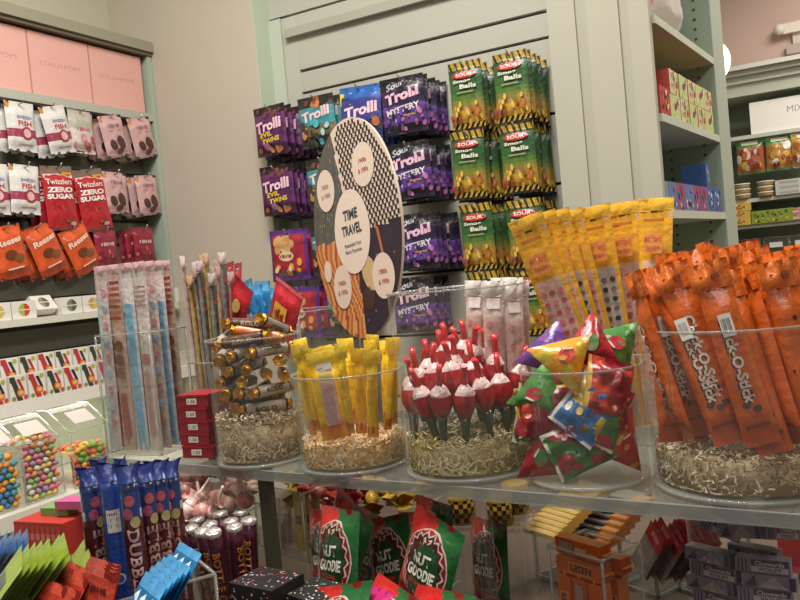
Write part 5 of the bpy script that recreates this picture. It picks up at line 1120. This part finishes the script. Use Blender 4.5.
for k in range(2): q = on_y(764+18*k, 220, yc); KG.put(T(q.x, yc+.02, 1.5375), f'olive green carton, {ORD[k]} from the yellow stack', 'box', 'olive cartons on the far cabinet')
q = on_y(798, 218, yc)
for j in range(2): KP.put(T(q.x, yc+.02, 1.5375+.0355*j), f'pinkish carton, {("lower", "upper")[j]} of two by the picture edge on the far cabinet', 'box', 'pinkish cartons on the far cabinet')
for k, px in enumerate((748, 776, 802)):
    q = on_y(px, 246, yc); o = bin_(.13, .12, .09, 'far_sweet_bin'); o.matrix_basis = T(q.x, yc+.09, 1.361); tag(o, f'clear bin with a white price card on the far cabinet, {ORD[k]} from the upright', 'bin', 'clear bins on the far cabinet')
    mb = MB(); mb.box((0, 0, 0), (.07, .003, .03), 'e6e2da', PAP); tag(obj('price_card', mb, None, T(q.x, yc+.012, 1.361+.045)), f'white price card on the {ORD[k]} far bin', 'card', 'price cards on the far bins')
    r = random.Random(k)
    for j in range(3):
        m = MB(); m.ball((0, 0, .03), .032, ('b5605a', 'c98a7a', 'a84a50')[j], FIL, 10, 7, (1, 1, .9)); tag(obj('wrapped_sweet', m, None, T(q.x-.045+.046*j, yc+.08, 1.526)), f'wrapped pink sweet, {ORD[j]} in the {ORD[k]} far bin', 'candy', 'wrapped sweets in the far bins')
# ================================================================== pick and mix bins on the left counter
def ycoord(px, py=470): return on_x(px, py, -1.93).y
edges = [ycoord(-14), ycoord(24), ycoord(63), ycoord(74), ycoord(114)]
BN = [(edges[0], edges[1]-.004, 'clear pick and mix bin of blue and orange sweets, cut by the picture edge'), (edges[1], edges[2], 'clear pick and mix bin of pastel jelly beans with a white card on its lid'), (edges[3], edges[4], 'clear pick and mix bin of yellow and orange sweets')]
bean = {}
def mkbean(c):
    m = MB(); m.ball((0, 0, 0), .0085, c, PAP, 10, 7, (1.3, .9, .9)); return obj('jelly_bean', m)
PAS = {'pink': 'd9738a', 'yellow': 'd9b85a', 'green': '8fb06a', 'lilac': 'a884b0', 'orange': 'd98a52', 'white': 'd9d0c9'}
BRT = {'yellow': 'd9a82a', 'orange': 'd9652a', 'green': '6fa02c', 'red': 'c0402c'}
BLU = {'blue': '2f7ab0', 'orange': 'd98a2a', 'yellow': 'd0b83a', 'teal': '3f9aa0'}
prot = {}
def getb(setn, c, h):
    k = (setn, c)
    if k not in prot: prot[k] = Proto(lambda: mkbean(h))
    return prot[k]
r_ = random.Random(21); zc_ = .922
for bi, (y0, y1, lb) in enumerate(BN):
    w, d, h = y1-y0, .25, .222
    pan = MB(); xf = -1.93; xb = xf-d+.0
    A = [(xf, y0, zc_), (xf, y1, zc_), (xf, y1, zc_+.16), (xf, y0, zc_+.16), (xb, y0, zc_), (xb, y1, zc_), (xb, y1, zc_+h), (xb, y0, zc_+h), (xf-.09, y0, zc_+h), (xf-.09, y1, zc_+h)]
    for f in ((0, 1, 2, 3), (3, 2, 9, 8), (8, 9, 6, 7), (0, 3, 8, 7, 4), (1, 2, 9, 6, 5), (4, 5, 6, 7)): pan.poly([A[i] for i in f], 'ffffff', CLR)
    e = MB()
    for a, b in ((0, 1), (3, 2), (8, 9), (0, 3), (1, 2), (3, 8), (2, 9), (8, 7), (9, 6)): e.tube([A[a], A[b]], .0022, 4, 'ffffff', EDG)
    parts = [('panes', pan), ('edges', e)]
    if bi < 2 or True:
        tgm = MB(); ym = (y0+y1)/2; v0, v1 = Vector((xf-.02, 0, zc_+.16+.062*.25)), Vector((xf-.065, 0, zc_+.16+.062*.75)); off = Vector((.0025, 0, .003))
        tgm.poly([v0+off+Vector((0, ym-.035, 0)), v0+off+Vector((0, ym+.04, 0)), v1+off+Vector((0, ym+.04, 0)), v1+off+Vector((0, ym-.035, 0))], 'dcd3cc', PAP); parts.append(('price_card', tgm))
    o = mk('pick_and_mix_bin', *parts); tag(o, lb, 'bin', 'pick and mix bins on the counter')
    top = (.125, .165, .105)[bi]
    # the sweets no one could count, deep in the bin: one lumpy mass just behind the visible layer
    ms = MB(); pal = list((BLU, PAS, BRT)[bi].values())
    ms.grid(lambda u, v: (xf-.020-.16*max(0, (v-.45)/.55)+.004*noise.noise(Vector((u*30, v*30, bi))), y0+.008+(w-.016)*u, zc_+.005+(top-.012)*min(1, v/.5)-.01*max(0, (v-.5))), 26, 26, lambda u, v: r_.choice(pal), PAP)
    o = obj('sweet_mass', ms); o['kind'] = 'stuff'; o['label'] = 'deep layer of small sweets inside a counter bin'; o['category'] = 'sweets'
    nrow = int(top/.0155)
    for j in range(nrow+5):
        n = int((w-.012)/.0195)
        for i in range(n):
            nm = r_.choice(list((BLU, PAS, BRT)[bi])); hx = (BLU, PAS, BRT)[bi][nm]
            y = y0+.014+(w-.028)*(i+.5*(j % 2)*.9+.05)/max(1, n-.5)+r_.uniform(-.002, .002)
            if j < nrow: x, z = xf-.0105-r_.uniform(0, .002), zc_+.0095+.0155*j+r_.uniform(-.001, .001)
            else: x, z = xf-.020-.017*(j-nrow), zc_+.0095+.0155*(nrow-.4)+r_.uniform(-.002, .006)+.006*math.sin(PI*i/n)
            if bi == 2 and j >= nrow-1 and abs(i-n*.55) > n*.42: continue
            P = getb(bi, nm, hx); M = T(x, y, z) @ Rz(PI/2+r_.uniform(-.5, .5)) @ Ry(r_.uniform(-.6, .6))
            P.put(M, f'small {nm} {("glossy sweet", "pastel jelly bean", "chewy sweet")[bi]} in the {("first", "middle", "last")[bi]} counter bin', 'candy', f'{nm} {("glossy sweets", "jelly beans", "chewy sweets")[bi]} in the counter bins')
# ================================================================== small settling offsets so that neighbours rest beside and not inside each other
SETTLE = {
    'candy_button_pack.001': (-0.0022, 0.0019, 0.0003), 'candy_button_pack.003': (0.0034, -0.008, -0.0017), 'candy_button_pack.004': (-0.0038, 0.0004, -0.0008), 'candy_button_pack.006': (0.0018, -0.0008, 0.0004), 'candy_button_pack.007': (-0.0008, 0.0076, 0.0023),
    'candy_button_pack.008': (0.0092, 0.001, 0.0013), 'candy_button_pack.009': (0.0059, -0.0148, 0.0033), 'candy_carton.046': (0.0052, -0.002, -0.0066), 'candy_carton.047': (-0.0005, -0.0021, -0.0003), 'candy_packet.006': (-0.0004, -0.0069, 0.0003),
    'candy_packet.007': (0.0045, -0.0049, 0.0031), 'candy_packet.008': (0.0018, -0.0047, -0.0034), 'candy_packet.009': (-0.0152, -0.0021, -0.0009), 'candy_packet.010': (-0.0013, 0.0088, -0.0121), 'candy_packet.016': (0.003, 0.0078, 0.008),
    'candy_packet.017': (0.0136, 0.0033, -0.0079), 'candy_packet.018': (0.0079, 0.0039, -0.0045), 'candy_packet.019': (-0.0039, 0.001, -0.0084), 'candy_packet.020': (0.0052, 0.0018, 0.0013), 'candy_packet.021': (-0.0033, 0.001, -0.0005),
    'candy_packet.025': (-0.0005, 0.0006, 0.0003), 'candy_packet.026': (0.0041, 0.0012, 0.0003), 'candy_packet.031': (0.0023, -0.0022, -0.0019), 'candy_packet.032': (0.0106, -0.0006, 0.0078), 'candy_packet.034': (-0.0044, 0.0003, 0.0029),
    'candy_packet.036': (-0.0007, 0.0007, -0.0032), 'candy_packet.037': (0.0002, -0.0058, 0.0041), 'candy_packet.038': (0.0017, 0.0029, -0.0039), 'candy_packet.042': (-0.0018, -0.0027, 0.0), 'candy_packet.043': (-0.0013, -0.006, 0.0037),
    'candy_packet.044': (0.0053, -0.0094, -0.001), 'candy_packet.045': (0.0033, -0.0035, 0.0013), 'candy_stick.008': (0.0015, -0.0003, 0.0013), 'candy_stick.017': (-0.001, 0.0018, -0.0008), 'chocolate_roll.016': (0.0014, -0.002, 0.0003),
    'clear_candy_packet.001': (-0.0011, 0.0013, -0.0007), 'clear_candy_packet.002': (0.0001, 0.0076, 0.0012), 'clear_candy_packet.004': (0.0011, -0.0089, 0.003), 'clear_candy_packet.005': (-0.0001, -0.0015, -0.0003), 'clear_candy_packet.006': (-0.0014, -0.0, -0.0002),
    'clear_candy_packet.008': (-0.0012, 0.006, 0.0009), 'fruit_snack_carton.008': (-0.0035, -0.0138, 0.0067), 'hanging_gummy_bag.010': (0.0011, 0.0026, 0.0009), 'hanging_snack_pouch.001': (0.0068, -0.0069, -0.0023), 'hanging_snack_pouch.006': (0.006, 0.0013, -0.004),
    'hanging_snack_pouch.007': (0.0032, -0.0009, -0.0102), 'hanging_snack_pouch.010': (0.0006, -0.0, -0.0032), 'hanging_snack_pouch.012': (0.0048, -0.0007, -0.0023), 'hanging_snack_pouch.014': (-0.0018, -0.0109, -0.0077), 'hanging_sour_candy_bag.005': (-0.0021, 0.0006, 0.0002),
    'hanging_sweet_bag.002': (0.0079, -0.0096, -0.0018), 'novelty_lollipop.007': (0.0013, -0.0021, 0.0013), 'novelty_lollipop.008': (0.0121, 0.0041, 0.0002), 'novelty_lollipop.014': (0.0003, 0.0031, -0.0006), 'novelty_lollipop.020': (0.0003, -0.0011, 0.0007),
    'novelty_lollipop.025': (0.0009, 0.0019, -0.0004), 'orange_candy_stick': (-0.0123, -0.0041, -0.0058), 'orange_candy_stick.001': (0.0096, 0.01, -0.0002), 'orange_candy_stick.003': (0.0008, 0.0112, -0.0004), 'orange_candy_stick.004': (-0.0076, 0.0034, -0.0085),
    'orange_candy_stick.005': (0.0138, -0.0026, 0.0014), 'orange_candy_stick.006': (-0.0025, 0.0051, 0.0005), 'orange_candy_stick.007': (0.0073, -0.0146, 0.0038), 'orange_candy_stick.008': (-0.0006, -0.0093, -0.004), 'orange_candy_stick.009': (0.003, 0.0005, -0.0002),
    'orange_candy_stick.010': (0.0147, -0.0074, 0.0013), 'orange_candy_stick.011': (0.0, 0.0021, 0.0006), 'orange_candy_stick.014': (-0.0053, 0.0062, -0.0109), 'orange_candy_stick.015': (0.0052, 0.0094, 0.01), 'orange_candy_stick.016': (-0.0121, 0.0016, -0.0001),
    'orange_candy_stick.017': (-0.0032, -0.0097, 0.006), 'orange_candy_stick.020': (0.0019, 0.003, 0.0018), 'purple_candy_roll': (-0.0014, -0.001, 0.0001), 'purple_candy_roll.004': (0.0062, 0.0034, -0.0004), 'purple_candy_roll.005': (-0.0005, -0.0074, -0.0028),
    'purple_candy_roll.007': (-0.0013, 0.0005, 0.0027), 'purple_candy_roll.008': (0.0002, 0.0088, -0.0011), 'purple_candy_roll.009': (-0.0039, -0.002, -0.0002), 'sour_pouch': (0.0081, 0.0036, 0.0136), 'sour_pouch.001': (0.0148, -0.0039, -0.0022),
    'sour_pouch.002': (-0.0129, 0.0062, 0.0053), 'sour_pouch.003': (0.0059, -0.002, 0.0036), 'sour_pouch.004': (-0.0096, 0.003, 0.005), 'sour_pouch.005': (0.0062, 0.0063, 0.0), 'triangular_pouch': (-0.0013, -0.0105, 0.007),
    'triangular_pouch.001': (-0.003, -0.0024, 0.0059), 'triangular_pouch.002': (0.002, 0.0096, 0.0002), 'triangular_pouch.003': (-0.0003, -0.0002, -0.0007), 'triangular_pouch.004': (-0.0014, 0.0053, -0.0024), 'triangular_pouch.005': (0.0079, 0.0141, -0.001),
    'triangular_pouch.006': (-0.0006, -0.0167, 0.0002), 'triangular_pouch.007': (-0.0029, -0.0049, -0.0007), 'triangular_pouch.008': (-0.0031, -0.0017, 0.0003), 'triangular_pouch.009': (-0.0079, 0.0034, 0.0051), 'triangular_pouch.010': (0.0014, 0.004, 0.0003),
    'twist_wrapped_sweet.010': (-0.0083, -0.0074, -0.0082), 'twist_wrapped_sweet.011': (0.0031, 0.0144, 0.0083), 'twist_wrapped_sweet.012': (0.005, 0.0022, 0.0035), 'twist_wrapped_sweet.013': (-0.001, -0.0065, -0.0003), 'twist_wrapped_sweet.016': (-0.0065, -0.0029, -0.0019),
    'violet_candy_pack.027': (0.0038, 0.002, -0.0008), 'wrapped_pop.001': (-0.0035, -0.0011, 0.0053), 'wrapped_pop.006': (-0.0025, -0.0011, -0.0002), 'wrapped_pop.009': (-0.003, -0.0042, 0.0013), 'wrapped_pop.017': (0.001, 0.0019, 0.0014),
    'wrapped_pop.019': (0.0022, 0.001, 0.0), 'wrapped_pop.020': (-0.0011, -0.0002, -0.0013), 'wrapped_sweet': (0.0014, 0.0067, 0.0127), 'wrapped_sweet.001': (0.0006, 0.0031, 0.0117), 'wrapped_sweet.002': (0.0059, -0.0006, 0.01),
    'wrapped_sweet.003': (-0.0072, -0.0057, 0.0125), 'wrapped_sweet.004': (0.0091, -0.0011, 0.0132), 'wrapped_sweet.005': (0.001, -0.0018, 0.0112), 'wrapped_sweet.006': (-0.006, 0.0047, 0.0101), 'wrapped_sweet.007': (-0.0052, -0.0033, 0.0099),
    'wrapped_sweet.008': (-0.0075, 0.0021, 0.012),
}
for n_, d_ in SETTLE.items():
    o_ = bpy.data.objects.get(n_)
    if o_: o_.location = Vector(o_.location)+Vector(d_)
# ================================================================== light and camera
def area(name, loc, size, power, c, rot=(0, 0, 0), sy=None):
    l = bpy.data.lights.new(name, 'AREA'); l.energy = power; l.color = c; l.size = size
    if sy: l.shape = 'RECTANGLE'; l.size_y = sy
    o = bpy.data.objects.new(name, l); o.location = loc; o.rotation_euler = rot; C.objects.link(o); return o
WARM = (1, .84, .66)
area('ceiling_light_main', (-.6, .75, 3.25), .9, 48, (1, .965, .91))
area('ceiling_light_left', (-1.0, .7, 3.25), .8, 30, (1, .965, .91))
area('ceiling_light_right', (1.3, 2.2, 3.25), .9, 48, (1, .965, .91))
area('ceiling_light_far', (.5, 4.3, 3.25), .9, 40, (1, .965, .91))
area('ceiling_light_behind', (.6, -1.1, 3.25), 1.2, 26, (1, .965, .91))
area('added_bin_fill', (-2.04, 1.2, 1.15), 1.6, 3.0, (1, .95, .86), (0, 0, PI/2), .06)  # added fill lamp below the slab, brightens the dark counter bins
w = bpy.data.worlds.new('room_air'); bpy.context.scene.world = w; w.use_nodes = True
w.node_tree.nodes['Background'].inputs['Color'].default_value = (1, .95, .89, 1)
w.node_tree.nodes['Background'].inputs['Strength'].default_value = .25
cd = bpy.data.cameras.new('camera'); cd.sensor_width = 36; cd.lens = 36*FPX/800; cd.clip_start = .05
co = bpy.data.objects.new('camera', cd); C.objects.link(co)
co.matrix_world = frame(CAM, Rt, Up, -Fw)
sc = bpy.context.scene; sc.camera = co
sc.view_settings.view_transform = 'Standard'; sc.view_settings.look = 'None'; sc.view_settings.exposure = 0
cy = sc.cycles; cy.max_bounces = 12; cy.transparent_max_bounces = 40; cy.diffuse_bounces = 4; cy.glossy_bounces = 3; cy.caustics_reflective = False; cy.caustics_refractive = False
cy.use_denoising = True; cy.sample_clamp_indirect = 4
